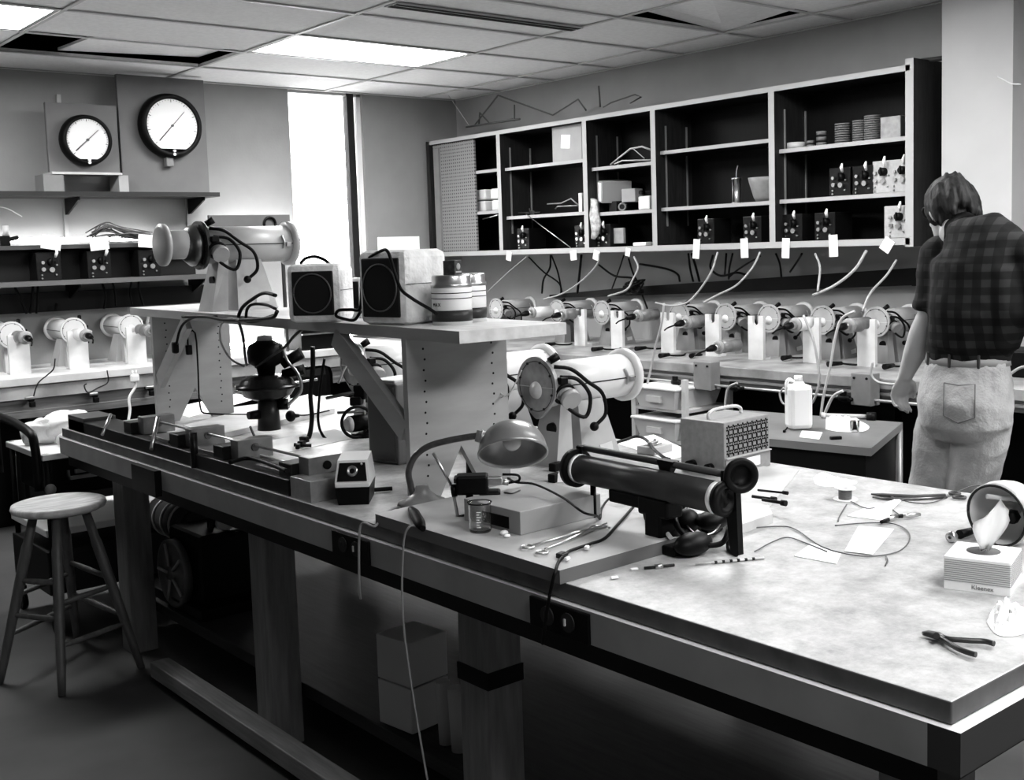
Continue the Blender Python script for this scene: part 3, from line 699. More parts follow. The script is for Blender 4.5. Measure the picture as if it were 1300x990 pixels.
def MB_bolts(H):
    b = MB().torus((-.1655,0,H), .0745, .0012, (1,0,0), 40, 4)
    for k in range(8):
        a = 2*PI*k/8+.3
        b.cyl((-.169, .074*math.cos(a), H+.074*math.sin(a)), (-.164, .074*math.cos(a), H+.074*math.sin(a)), .0038, None, 8)
    return b
T = barrel_unit('cream barrel apparatus with grey front disc standing on the big table behind the lamp', 'barrel apparatus on the big table', teardrop=True)
T.location = (2.33, 2.53, TZ)
RISZ = 1.305
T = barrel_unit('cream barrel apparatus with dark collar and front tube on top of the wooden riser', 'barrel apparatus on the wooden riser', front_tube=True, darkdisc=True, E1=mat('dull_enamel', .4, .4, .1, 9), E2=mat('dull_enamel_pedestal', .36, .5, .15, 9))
T.location = (1.911, 3.9, RISZ)
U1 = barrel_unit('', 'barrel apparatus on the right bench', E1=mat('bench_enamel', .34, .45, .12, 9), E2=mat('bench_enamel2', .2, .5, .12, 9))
U1.scale = (.875,)*3
rb = [(1113,406,'barrel apparatus nearest the standing person, round pale front disc'),(1045,404,'barrel apparatus second from the person, its disc behind the white tube stand'),(977,403,'barrel apparatus behind the empty notched white post'),
      (922,402,'barrel apparatus left of the empty notched post, disc turned edge on'),(863,401,'barrel apparatus whose cable loop crosses the pale curved lead'),(765,399,'barrel apparatus beneath the knotted wires at the middle of the duct'),
      (708,399,'barrel apparatus behind the white spool shaped tube'),(631,399,'barrel apparatus beyond the cans at the far end of the right bench')]
for i, (u, v, l) in enumerate(rb):
    p = at(u, v, 2, 1.07)
    x = 5.04+.155*.875; loc = (x, at(u, 404, 0, 5.04).y, BZ)
    if i == 0: U1.location = loc; U1['label'] = l
    else: dup(U1, loc, 0, l)
lb = [(14, 'white barrel apparatus at the left edge of the photo on the back bench'), (93, 'white barrel apparatus in the middle of the back bench, disc in front'), (166, 'white barrel apparatus on the back bench half hidden by the wooden riser'), (225,'white barrel apparatus on the back bench hidden behind the wooden riser')]
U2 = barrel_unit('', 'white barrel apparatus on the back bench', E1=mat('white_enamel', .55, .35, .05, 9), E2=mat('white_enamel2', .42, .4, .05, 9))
for i, (u, l) in enumerate(lb):
    x = at(u, 416, 1, 6.9).x; loc = (x, 6.9+.155*.9, LBZ)
    if i == 0: U2.location = loc; U2.rotation_euler.z = PI/2; U2.scale = (.9,)*3; U2['label'] = l
    else: dup(U2, loc, PI/2, l)
# two more on the big table, behind the riser leg
E3 = mat('bright_enamel', .66, .35)
T = barrel_unit('cream barrel apparatus lying behind the near leg of the wooden riser', 'barrel apparatus on the big table', teardrop=True, E1=E3)
T.location = (2.31, 2.89, TZ)
T2 = dup(T, (2.33, 3.56, TZ), 0, 'cream barrel apparatus seen through the riser brace, farthest on the big table')

# notched white posts and the small detector tubes they carry
def post(label, w=.1, h=.235, m=None):
    T = thing('notched_post', label, 'support post', (0,0,0), 0, 'notched white posts on the benches')
    pts = [(-w/2,0),(w/2,0),(w/2,h)]; r = w*.2
    pts += [(r,h)] + [(r*math.cos(a), h-.03-r+(-r*math.sin(a))+r) for a in [k*PI/8 for k in range(9)]] + [(-r,h)] + [(-w/2,h)]
    m = m or mat('post_white', .6, .5, .08, 14)
    part(T, 'plate', MB().prism(pts, (-.01,0,0), (0,1,0), (0,0,1), (.02,0,0)), m)
    part(T, 'foot', MB().bb((-.01,-w/2,0),(.05,w/2,.012)), m)
    return T
PP = post('')
pl_ = [(961,4.86,'empty white notched post in the middle of the right bench'),(906,4.88,'white notched post to the left of the empty one on the right bench'),(849,4.9,'white notched post holding the second grey detector tube'),(785,4.92,'wide white notched post below the knotted wires'),
       (1031,4.88,'white post under the white detector tube'),(1101,4.88,'white post under the clear detector tube nearest the person'),(738,4.95,'white notched post nearest the riser board')]
for i, (u, x, l) in enumerate(pl_):
    loc = (x, at(u, 455, 0, x).y, BZ)
    if i == 0: PP.location = loc; PP['label'] = l
    else: dup(PP, loc, 0, l)
for u, l in ((25,'white post at the left edge on the back bench'), (100,'white post in front of the middle apparatus on the back bench'), (174,'white post in front of the right apparatus on the back bench')):
    x = at(u, 470, 1, 6.75).x; q = dup(PP, (x, 6.74, LBZ), PI/2, l); q.scale = (1,1.15,.95)
def tube_unit(label, m, r=.035, L=.15):
    T = thing('detector_tube', label, 'detector tube', (0,0,0), 0, 'small detector tubes on the benches')
    part(T, 'barrel', MB().loft([(-L/2,0,0),(L/2,0,0)], [r,r], 24), m)
    part(T, 'end_ring', MB().lathe([(r*.55,0),(r*1.04,0),(r*1.1,.006),(r*1.04,.014),(r*.5,.014),(.0,.01)], (-L/2+.002,0,0), (-1,0,0), 24), mat('ring_grey', .25, .4))
    part(T, 'socket', MB().lathe([(r*.55,0),(r*.6,.02),(r*.45,.035),(0,.038)], (-L/2-.01,0,0), (-1,0,0), 20), STEEL)
    part(T, 'plug', MB().loft([(-L/2-.035,0,0),(-L/2-.06,0,-.002),(-L/2-.1,0,-.008)], [r*.5,r*.55,r*.3], 14), RUBBER)
    part(T, 'lead', MB().tube([(-L/2-.1,0,-.008),(-L/2-.15,.01,-.02),(-L/2-.17,.02,-.035)], .0045), RUBBER)
    return T
TM1 = mat('tube_grey', .17, .3, .2, 30, stretch=(1,1,1)); TM2 = mat('tube_white', .65, .35)
tb = [(1090,412,4.86,TM1,'grey glassy detector tube nearest the person'),(1022,411,4.86,TM2,'white detector tube on a white post in the right half of the bench'),(884,408,4.88,TM1,'grey detector tube resting at the left of the edge-on disc'),
      (822,400,4.88,TM1,'grey detector tube in front of the pale box shaped post'),(727,398,4.93,TM1,'grey detector tube beside the white spool, far part of the bench'),(687,396,4.93,TM2,'white spool shaped detector tube above the riser end'),(925,439,4.72,TM1,'grey detector tube lying low on the bench left of the empty post')]
for u, v, x, m_, l in tb:
    T = tube_unit(l, m_); p = at(u, v, 0, x); T.location = (x, p.y, p.z)
for u, v, m_, l in ((103,425,TM2,'white detector tube with dark lens on the back bench'),(27,428,TM1,'dark detector tube with shiny lens at the left of the back bench'),(184,419,TM1,'dark detector tube beside the riser on the back bench')):
    T = tube_unit(l, m_); p = at(u, v, 1, 6.7); T.location = (p.x, 6.7, p.z); T.rotation_euler.z = PI/2; T['group'] = 'small detector tubes on the back bench'
# pale leads from the cabinet down to the bench, dark leads above the duct
LEAD = mat('grey_lead', .32, .5); LEADB = RUBBER
def L_(pts, x0, x1, r, m, label, group):
    n = len(pts); cable('cable', [at(u, v, 0, x0+(x1-x0)*i/(n-1)) for i, (u, v) in enumerate(pts)], r, m, label, group=group)
GL = 'pale leads looping down from the wall cabinet'
L_([(911,320),(903,345),(885,372),(870,385),(850,388),(832,384)], 5.12, 4.95, .006, LEAD, 'pale lead sweeping from the cabinet to the apparatus with the knob', GL)
L_([(965,320),(955,340),(935,362),(910,375),(893,384)], 5.12, 4.95, .006, LEAD, 'pale lead sweeping down toward the edge-on disc', GL)
L_([(1035,322),(1041,340),(1038,370)], 5.12, 4.95, .006, LEAD, 'short straight pale lead at the left of the right end', GL)
L_([(1100,318),(1085,342),(1060,362),(1032,375)], 5.12, 4.95, .008, LEAD, 'thick pale lead curving to the white tube', GL)
L_([(1138,330),(1125,350),(1105,372),(1095,395)], 5.12, 4.95, .006, LEAD, 'pale lead nearest the person', GL)
L_([(760,322),(758,335),(740,355),(715,372),(690,380)], 5.12, 5.0, .005, LEAD, 'pale lead left of the knotted wires', GL)
L_([(805,326),(810,340),(803,355),(795,368),(772,376)], 5.12, 5.0, .006, LEAD, 'pale lead with a knot in the middle of the wall', GL)
L_([(668,326),(640,350),(618,371)], 5.12, 5.0, .003, LEAD, 'thin pale wire slanting down behind the cans', GL)
GB = 'black leads from the cabinet to the cable duct'
for pts, r, l in (([(671,326),(690,345),(710,360),(712,376)],.006,'black lead slanting across to the left'), ([(699,324),(698,340),(690,355),(688,372)],.007,'black lead crossing the slanting one'), ([(700,324),(708,345),(714,374)],.006,'thin black lead in the crossing pair'),
                  ([(738,324),(736,345),(733,372)],.009,'thick straight black lead near the middle'), ([(760,336),(780,350),(803,353),(812,362)],.007,'black lead sagging into the knot'), ([(792,324),(785,345),(777,366)],.005,'black lead left of the knot'),
                  ([(798,328),(803,345),(810,360),(822,392)],.006,'black lead passing through the knot'), ([(812,335),(845,341),(860,348),(863,357)],.007,'black lead arching right of the knot'), ([(874,322),(876,340),(880,357)],.007,'black lead hanging straight at the wide bay'), ([(878,322),(883,338),(888,357)],.008,'second black lead at the wide bay'),
                  ([(905,324),(902,340),(915,350),(935,346),(950,350)],.007,'black lead looped between the two papers'), ([(922,322),(920,350)],.006,'short black lead beside the paper'), ([(930,322),(926,340),(925,354)],.006,'short black lead right of the loop'), ([(985,322),(990,335),(992,352)],.006,'black lead left of the end bay paper'),
                  ([(965,325),(940,340),(925,352)],.006,'black lead swinging left'), ([(1018,322),(1012,332),(1003,345)],.006,'short black lead in the end bay')):
    L_(pts, 5.3, 5.42, r, RUBBER, l, GB)
kn = MB(); c = at(806,364,0,5.35); random.seed(5)
for k in range(7):
    q = [c+Vector((random.uniform(-.04,.04), random.uniform(-.07,.07), random.uniform(-.05,.05))) for _ in range(5)]
    kn.tube(q, .006, 6, 5)
solo('cable_knot', kn, RUBBER, 'knot of black wires tied in front of the duct', 'cable knot')
# plugs and leads scattered on the right bench top
random.seed(11)
sc = MB()
cl = [(815,443),(845,452),(880,452),(760,444),(700,438),(1000,455),(1062,463),(1130,466)]
for i, (u, v) in enumerate(cl):
    p = at(u, v, 2, BZ+.012)
    T = thing('cable_plug', 'black cable plug lying on the right bench %s' % ['right of the pale square post','beside the front outlet box','left of the front outlet box','under the knotted wires','near the riser board','between the two tube posts','left of the last post','beside the person'][i], 'plug', p, random.uniform(-.6,.6), 'black plugs on the right bench')
    part(T, 'plug_body', MB().cyl((-.05,0,.006),(.03,0,.006),.014,.01,12), RUBBER)
    part(T, 'lead', MB().tube([(.03,0,.006),(.08,.02,-.004),(.13,-.02,-.006),(.19,.01,-.004)], .005), RUBBER)
GP = 'grey hoses hanging in front of the right bench'
def HS(pts, r, l, m=LEAD): cable('hose', [at(u, v, 0, BX-.13) for u, v in pts], r, m, l, 'hose', GP)
HS([(843,385),(840,410),(832,440),(827,465),(822,490),(826,515),(842,521),(856,512),(862,495),(868,484)], .006, 'grey hose looping in front of the plastic tubs')
HS([(936,486),(925,492),(921,508),(920,525)], .006, 'short grey hose behind the vented instrument')
HS([(1020,400),(1032,430),(1038,460),(1040,485),(1033,508),(1026,515)], .006, 'long grey hose hanging right of the jug')
HS([(1085,395),(1068,405),(1060,430),(1054,465),(1046,500),(1042,528)], .006, 'pale hose running straight down right of the jug', mat('pale_lead', .45, .5))
HS([(995,492),(990,500),(994,512),(1004,514)], .005, 'small grey hose loop left of the jug')
HS([(1070,496),(1058,503),(1050,518),(1045,530)], .007, 'pale curved hose above the white cloth', mat('pale_lead', .45, .5))
HS([(1108,460),(1106,475),(1115,485),(1135,488),(1150,487)], .006, 'pale hose curving behind the hand')
# ------------------------------------------------------------------ the big laboratory table
TX0, TX1, TY0, TY1 = 1.43, 2.655, .80, 4.56
TOPE = mat('tabletop_edge', .1, .6, .3, 20)
T = thing('laboratory_table', 'big laboratory table with a worn top and grey outlet rail along its edges', 'table', ((TX0+TX1)/2, (TY0+TY1)/2, 0))
big = T
tb_ = MB().bb((TX0, TY0, TZ-.034), (TX1, TY1, TZ), bev=.0025); tb_.bm.normal_update()
for f in tb_.bm.faces:
    if abs(f.normal.z) < .5: f.material_index = 1
part(T, 'tabletop', tb_, [TABLETOP, TOPE], True)
RAIL = mat('rail_paint', .25, .45, .12, 9); RAILT = mat('rail_lip', .62, .4)
def rail(a, b, nrm):
    q = MB().bb(a, b); q.bm.normal_update()
    for f in q.bm.faces:
        if f.normal.z > .9: f.material_index = 1
    return q
part(T, 'side_rail', rail((TX0-.012, TY0+.03, TZ-.1), (TX0+.03, TY1, TZ-.036), 0), [RAIL, RAILT], True)
part(T, 'end_rail', rail((TX0-.012, TY0-.02, TZ-.1), (TX1, TY0+.03, TZ-.036), 0), [mat('end_rail_shade', .05, .5), RAILT], True)  # end face shade is put into the colour, darker than the side rail
part(T, 'back_rail', MB().bb((TX1-.03, TY0+.03, TZ-.1), (TX1-.002, TY1, TZ-.036)), RAIL, True)
part(T, 'apron', MB().bb((TX0+.015, TY0+.03, TZ-.15), (TX0+.04, TY1-.01, TZ-.1)).bb((TX0+.04, TY0+.03, TZ-.15), (TX1-.03, TY0+.055, TZ-.1)), mat('apron_dark', .015, .6), True)
LEGW = mat('leg_wood', .17, .6, .25, 12, stretch=(4,4,.5))
for x in (TX0+.09, TX1-.16):
    for y in (TY0+.12, 2.03, 3.10, 4.24): part(T, 'leg', MB().bb((x, y-.055, 0), (x+.1, y+.055, TZ-.035), bev=.004), LEGW, True)
part(T, 'leg_band', MB().bb((TX0+.087, 1.972, .5), (TX0+.193, 2.088, .54)), BLACK, True)
part(T, 'stretcher', MB().bb((TX0+.02, TY0+.2, .03), (TX0+.09, 3.84, .085), bev=.004), mat('stretcher_wood', .17, .6, .3, 12, stretch=(6,.5,6)), True)
part(T, 'lower_shelf', MB().bb((TX0+.2, TY0+.15, .14), (TX1-.17, TY1-.06, .18), bev=.003), mat('shelf_wood', .04, .6, .3, 12, stretch=(6,.5,6)), True)
def outlet(u):
    p = at(u, 0 if 0 else {447:690, 712:785, 180:590}[u], 0, TX0-.012)
    o = part(T, 'outlet_plate', MB().bb((TX0-.02, p.y-.085, TZ-.1), (TX0-.012, p.y+.085, TZ-.04), bev=.002), BLACK, True)
    q = MB()
    part(o, 'socket', MB().cyl((TX0-.023, p.y+.03, TZ-.068), (TX0-.02, p.y+.03, TZ-.068), .019, None, 20).bb((TX0-.0245,p.y+.036,TZ-.074),(TX0-.0225,p.y+.039,TZ-.062)).bb((TX0-.0245,p.y+.022,TZ-.074),(TX0-.0225,p.y+.025,TZ-.062)), DARK, True, root=T)
    part(o, 'socket', MB().cyl((TX0-.023, p.y-.03, TZ-.068), (TX0-.02, p.y-.03, TZ-.068), .019, None, 20), DARK, True, root=T)
    part(o, 'socket_blades', MB().bb((TX0-.026,p.y-.026,TZ-.075),(TX0-.022,p.y-.022,TZ-.061)), LGREY, True, root=T)
outlet(447); outlet(712)
o = part(T, 'outlet_plate', MB().bb((TX0-.035, 3.55, TZ-.12), (TX0-.012, 3.75, TZ-.035)), BLACK, True)

# ------------------------------------------------------------------ wooden riser standing on the table
ra = math.atan2(.13, 2.45)
fl = Vector((1.756, 4.62, 0)); fn = Vector((1.62, 2.17, 0))
ld = (fn-fl).normalized(); wd_ = Vector((-ld.y, ld.x, 0))   # toward +x
if wd_.x < 0: wd_ = -wd_
T = thing('shelf_riser', 'long wooden riser shelf with notched panel legs and diagonal braces on the table', 'riser shelf', (1.85, 3.4, TZ))
RW = .33; RT = .03
def rp(s, w, z): v = fn - ld*s + wd_*w; return (v.x, v.y, z)   # s metres from the near end
LEN = (fn-fl).length
board = MB().hexa([rp(0,0,RISZ-RT), rp(0,RW,RISZ-RT), rp(LEN,RW,RISZ-RT), rp(LEN,0,RISZ-RT)], [rp(0,0,RISZ), rp(0,RW,RISZ), rp(LEN,RW,RISZ), rp(LEN,0,RISZ)])
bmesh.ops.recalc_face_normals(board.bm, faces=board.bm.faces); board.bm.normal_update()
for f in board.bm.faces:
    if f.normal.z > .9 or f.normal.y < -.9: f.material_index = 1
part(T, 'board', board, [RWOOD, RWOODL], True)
def panel_leg(s, w0, w1):
    h = RISZ-RT-TZ; W = w1-w0
    poly = [(0,0),(W*.28,0),(W*.5,h*.3),(W*.72,0),(W,0),(W,h),(0,h)]
    o = rp(s, w0, TZ)
    leg = part(T, 'panel_leg', MB().prism(poly, o, wd_, (0,0,1), -ld*.022), RWOOD, True)
    ho = MB()
    for a in (.16, .84):
        for k in range(13):
            c = Vector(o)+wd_*(W*a+.004*(k%2))+Vector((0,0,.06+k*.028))
            ho.cyl(c+ld*.0006, c-ld*.002, .0032, None, 8)
    hh = part(leg, 'shelf_pin_holes', ho, BLACK, True, root=T); hh['kind'] = 'stuff'
s2 = (fn - Vector((1.6,2.42,0))).length; s1 = (fn - Vector((1.74,4.36,0))).length
panel_leg(s2, .0, .32); panel_leg(s1, .0, .32)
def brace(sa, za, sb, zb_):
    W0 = .0; p = Vector(rp(sa, W0, za)); q = Vector(rp(sb, W0, zb_)); d = (q-p).normalized(); nrm = wd_; side = d.cross(nrm).normalized()
    part(T, 'brace', MB().hexa([p+side*.03, p-side*.03, p-side*.03+nrm*.022, p+side*.03+nrm*.022], [q+side*.03, q-side*.03, q-side*.03+nrm*.022, q+side*.03+nrm*.022]), RWOOD, True)
brace(s2+.03, 1.03, s2+.40, RISZ-RT-.01); brace(s1-.03, 1.02, s1-.36, RISZ-RT-.01)

# hooks, plug and wire on the far leg
c = rp(s1-.024, .13, 0)
cable('hanging_lead', [(c[0]-.0, c[1], 1.2), (c[0], c[1], 1.2), (c[0]+.035, c[1]-.002, 1.2), (c[0]+.037, c[1]-.004, 1.05), (c[0]+.037, c[1]-.004, .90), (c[0]+.06, c[1]-.05, .873), (c[0]+.2, c[1]-.25, .872)], .0035, RUBBER, 'thin black lead hung on the far riser leg and running to the microscope', group=None, sub=3)
solo('plug', MB().cyl((c[0], c[1]-.006, 1.2), (c[0], c[1]-.006, 1.15), .0035, None, 8).box((c[0], c[1]-.012, 1.135), (.024,.02,.04), bev=.005), RUBBER, 'small black plug hanging against the far riser leg', 'plug')
c = rp(s1-.25, -.02, 0)
cable('hanging_lead', [at(u, v, 0, 1.68) for u, v in ((275,402),(250,402),(235,409),(228,420),(224,437))], .005, RUBBER, 'black cord with a plug draped over the far end of the riser edge')
p = at(222.5, 441, 0, 1.68); solo('plug', MB().box(p, (.022,.03,.045), bev=.008), RUBBER, 'black plug dangling in front of the far riser brace', 'plug')

# foam boxes with black fan openings
FOAM = mat('foam', .85, .9, .12, 25, bump=.5, bscale=60)
def foam_box(loc, rz, w, dp, h, label):
    T = thing('foam_box', label, 'foam box', loc, rz, 'foam boxes with black round openings on the riser')
    t = .02
    part(T, 'foam_shell', MB().box((dp/2, 0, h/2), (dp, w, h), bev=.02), FOAM)
    part(T, 'face_plate', MB().box((.0, 0, h/2), (.012, w-.042, h-.042), bev=.004), mat('fan_plate', .025, .45))
    part(T, 'opening', MB().lathe([(0,-.004),(min(w,h)/2-.036,-.004),(min(w,h)/2-.03,.004),(min(w,h)/2-.026,.003),(min(w,h)/2-.026,-.004)], (-.004,0,h/2), (-1,0,0), 40), mat('fan_black', .006, .6))
    part(T, 'rim', MB().torus((-.007,0,h/2), min(w,h)/2-.027, .0022, (1,0,0), 40, 6), mat('rim_grey', .12, .4))
    part(T, 'seam', MB().bb((.004,-w/2-.0015,h*.54),(dp-.02,-w/2+.001,h*.548)), DARK)
    return T
A = foam_box((1.62, 2.86, RISZ), math.radians(40), .165, .13, .168, 'smaller foam box with a black round opening, in the middle of the riser')
B = foam_box((1.66, 2.565, RISZ), math.radians(12), .18, .17, .2, 'larger foam box with a black round opening, beside the cans')
p = at(436, 375, 1, 2.93)
T = thing('meter_box', 'small pale box with a dark face standing between the two foam boxes', 'box', (1.83, 2.95, RISZ), .3)
part(T, 'case', MB().box((0,0,.06),(.07,.07,.12),bev=.004), mat('meter_pale',.6,.4)); part(T, 'dark_face', MB().box((-.037,0,.065),(.004,.055,.09)), BLACK); part(T, 'knob', MB().cyl((-.04,0,.05),(-.052,0,.05),.01,None,12), STEEL)
T = thing('thermometer_stand', 'thin thermometer with rings standing left of the larger foam box', 'thermometer', (1.93, 3.05, RISZ))
part(T, 'tube', MB().cyl((0,0,0),(0,0,.2),.007,None,12), LGREY); part(T, 'ring', MB().torus((0,0,.19), .012, .004), STEEL); part(T, 'ring', MB().torus((0,0,.14), .012, .004), STEEL); part(T, 'base', MB().cyl((0,0,0),(0,0,.07),.026,.022,16), mat('stand_pale',.6,.4))

# paint-can like tins
def tin(x, y, label, txt, r=.053, h=.108):
    T = thing('tin_can', label, 'can', (x, y, RISZ), 0, 'tins on the near end of the riser')
    part(T, 'body', MB().lathe([(0,0),(r,0),(r,h-.002),(r*.97,h),(0,h)], n=40), mat('can_white', .85, .35))
    part(T, 'dark_band', MB().lathe([(r+.0006,.009),(r+.0008,.009),(r+.0008,.038),(r+.0006,.038)], n=40), mat('can_band', .05, .4))
    part(T, 'pinstripe', MB().lathe([(r+.0006,.068),(r+.0008,.068),(r+.0008,.070),(r+.0006,.070)], n=40), BLACK)
    part(T, 'pinstripe', MB().lathe([(r+.0006,.082),(r+.0008,.082),(r+.0008,.084),(r+.0006,.084)], n=40), BLACK)
    part(T, 'lid', MB().lathe([(r*.99,h-.012),(r*1.03,h-.01),(r*1.03,h-.002),(r*.98,h),(r*.97,h+.018),(r*.93,h+.022),(0,h+.02)], n=40), STEEL)
    return T
t = tin(1.775, 2.405, 'left of the two lidded tins with dark bands, a small black box on it', 'MAX')
# lettering follows the tin's wall at its left
a0 = math.radians(172)
q = MB()
for k, ch in enumerate('MAX'):
    a = a0+k*.2; n_ = Vector((math.cos(a), math.sin(a), 0)); u_ = Vector((-math.sin(a), math.cos(a), 0))
    q.text(ch, .013, (n_.x*.0536-u_.x*.004, n_.y*.0536-u_.y*.004, .049), u_, (0,0,1), .0004)
part(t, 'lettering', q, BLACK)
tin(1.868, 2.462, 'right of the two lidded tins with dark bands, at the riser end', '')
T = thing('cube_box', 'small dark printed cube box standing on the left tin', 'box', (1.785, 2.41, RISZ+.129), .35)
part(T, 'box', MB().box((0,0,.019),(.036,.036,.038),bev=.001), mat('cube_dark', .07, .5, .5, 60)); part(T, 'emblem', MB().lathe([(0,0),(.009,0),(.009,.0006),(0,.0006)], (0,-.0182,.022), (0,-1,0), 12).bb((-.013,-.0189,.006),(.013,-.0182,.01)), MID)

# cords on the riser
def C(name, pts, x, r, m, label, group=None, sub=6):
    return cable(name, [at(u, v, 0, x[0]+(x[1]-x[0])*i/(len(pts)-1)) if isinstance(x, tuple) else at(u, v, 0, x) for i, (u, v) in enumerate(pts)], r, m, label, group=group, sub=sub)
C('cord', [(381,335),(388,328),(402,326),(418,335),(424,355),(424,378),(414,396),(395,410),(375,425),(362,440),(350,448),(338,457),(325,466)], (1.66,1.84), .005, RUBBER, 'long black cord draped over the smaller foam box and down to the microscope')
C('cord', [(350,375),(335,372),(320,380),(308,390),(303,402),(308,406),(322,408),(350,400)], 1.66, .006, RUBBER, 'thick black cord loop beside the smaller foam box')
C('cord', [(350,392),(338,387),(322,386),(314,392),(312,405)], 1.67, .005, RUBBER, 'second black cord loop beside the smaller foam box')
C('cord', [(302,405),(308,425),(311,450),(313,463)], (1.65,1.85), .005, RUBBER, 'straight black cord dropping from the riser edge to the microscope')
C('cord', [(232,402),(262,402),(285,406),(315,406),(345,403),(352,395)], 1.63, .006, RUBBER, 'black cord lying along the riser edge')
C('cord', [(302,405),(288,405),(280,415),(280,432),(287,448),(296,458),(310,465)], (1.62,1.85), .004, LEAD, 'pale cord hanging in a bow in front of the far riser leg')
C('cord', [(458,395),(450,406),(438,405),(427,401),(430,394),(445,393),(457,392),(459,370),(460,345),(468,328),(485,318),(492,319),(497,332),(508,365),(522,378),(545,392),(554,398)], 1.655, .0045, RUBBER, 'black cord looped over the larger foam box')
# ------------------------------------------------------------------ instruments under the riser
# big plate with microscope like instrument
pc = [at(233,546,2,TZ), at(274,559,2,TZ), at(425,524,2,TZ), at(395,505,2,TZ)]
mb = MB().hexa([(p.x,p.y,TZ+.0005) for p in pc], [(p.x,p.y,TZ+.02) for p in pc])
solo('base_board', mb, mat('pale_board', .62, .4, .2, 8), 'thin pale board under the microscope like instrument', 'board')
cx, cy, z0 = 1.9, 3.72, TZ+.021
T = thing('optical_instrument', 'black optical instrument with round stage on a thick column', 'microscope', (cx, cy, z0))
part(T, 'column', MB().cyl((0,0,0),(0,0,.11),.042,.036,28), mat('column_dark', .04, .3))
part(T, 'stage', MB().lathe([(0,.105),(.05,.11),(.085,.125),(.1,.15),(.118,.155),(.118,.163),(.1,.168),(.09,.185),(.06,.2),(0,.205)], n=40), mat('stage_black', .015, .25))
part(T, 'stage_ring', MB().torus((0,0,.158), .105, .004, n=40), STEEL)
part(T, 'head', MB().lathe([(0,.2),(.03,.2),(.035,.23),(.062,.245),(.066,.285),(.058,.31),(.03,.325),(0,.33)], n=28), BLACK)
part(T, 'cap', MB().lathe([(0,.326),(.028,.326),(.026,.34),(0,.345)], n=20), LGREY)
part(T, 'eyepiece', MB().cyl((.05,-.03,.235),(.105,-.075,.275),.018,.022,18), BLACK); part(T, 'eyepiece', MB().cyl((.05,-.03,.2),(.11,-.08,.215),.016,.02,18), BLACK)
part(T, 'arm', MB().tube([(.04,-.05,.31),(.055,-.06,.25),(.085,-.08,.2),(.09,-.085,.14),(.05,-.06,.09)], .006), STEEL)
part(T, 'rod', MB().cyl((-.13,0,.152),(.18,-.05,.17),.004,None,8).cyl((-.125,.0,.152),(-.13,0,.18),.005,None,8), STEEL)
part(T, 'side_knob', MB().cyl((-.04,0,.06),(-.08,0,.06),.018,.014,16), BLACK); part(T, 'side_knob', MB().cyl((.03,-.02,.09),(.06,-.04,.09),.02,None,16), BLACK)
# small beaker and syringe pieces behind
def beaker(loc, r, h, label, marks=True):
    T = thing('glass_beaker', label, 'beaker', loc)
    part(T, 'glass', MB().lathe([(0,0),(r*.92,0),(r,.006),(r,h-.004),(r*1.08,h),(r*1.04,h),(r*.95,h-.005),(r*.95,.008),(r*.88,.004),(0,.004)], n=32), GLASS)
    if marks:
        q = MB()
        for k in range(7):
            z = h*.2+k*h*.085; w = .5 if k % 2 else .75
            for j in range(4):
                a = math.radians(215)+j*w/8; b = a+w/8
                q.hexa([(r*1.004*math.cos(a),r*1.004*math.sin(a),z),(r*1.004*math.cos(b),r*1.004*math.sin(b),z),(r*1.02*math.cos(b),r*1.02*math.sin(b),z),(r*1.02*math.cos(a),r*1.02*math.sin(a),z)],
                       [(r*1.004*math.cos(a),r*1.004*math.sin(a),z+.0018),(r*1.004*math.cos(b),r*1.004*math.sin(b),z+.0018),(r*1.02*math.cos(b),r*1.02*math.sin(b),z+.0018),(r*1.02*math.cos(a),r*1.02*math.sin(a),z+.0018)])
        part(T, 'graduation', q, PAPER)['kind'] = 'stuff'
    return T
p = at(360, 518, 2, TZ+.021); beaker((p.x, p.y, TZ+.021), .028, .075, 'small glass beaker behind the optical instrument', False)
p = at(369, 528, 2, TZ+.035)
solo('plug', MB().sphere(p, .02, (1,1,1.1)).cyl(p, p+Vector((.03,-.015,0)), .012, .006), RUBBER, 'round black plug lying on the pale board', 'plug')
cable('cord', [at(u, v, 2, TZ+.03) for u, v in ((372,526),(385,527),(400,525),(418,521))], .003, RUBBER, 'thin cord running from the round plug')
# paper sheets on table
def sheet(pts, z, label, m=PAPER, th=.0012, name='paper_sheet', cat='paper'):
    P = [at(u, v, 2, z) for u, v in pts]
    return solo(name, MB().hexa([(p.x,p.y,z) for p in P], [(p.x,p.y,z+th) for p in P]), m, label, cat)
sheet([(327,562),(362,575),(455,555),(425,545)], TZ+.0006, 'white sheet of paper lying under the riser near the black clamp')
sheet([(210,520),(240,530),(330,505),(300,500)], TZ+.0006, 'white sheet of paper behind the far riser leg')
# black strap/cable with clamps hanging down
cable('strap', [at(u, v, 0, 1.95) for u, v in ((397,440),(397,470),(394,500),(396,530),(393,552),(388,560))], .0085, RUBBER, 'thick black cable hanging straight down behind the riser', 'cable')
p = at(383, 563, 2, TZ+.015)
solo('clamp', MB().box(p, (.03,.02,.02), rz=.6, bev=.003).box(p+Vector((-.025,-.02,-.003)), (.035,.014,.016), rz=.9, bev=.003).box(p+Vector((.02,.018,.01)), (.02,.03,.02), rz=.3, bev=.003).cyl(p+Vector((-.03,0,0)), p+Vector((.02,-.03,-.006)), .006), BLACK, 'small black clamp at the end of the thick cable on the white paper', 'clamp')
cable('cord', [at(u, v, 0, 2.0) for u, v in ((412,455),(408,480),(405,510),(404,535),(410,553),(425,565),(440,571),(452,571))], .005, RUBBER, 'black cord falling in a long curve right of the thick cable')
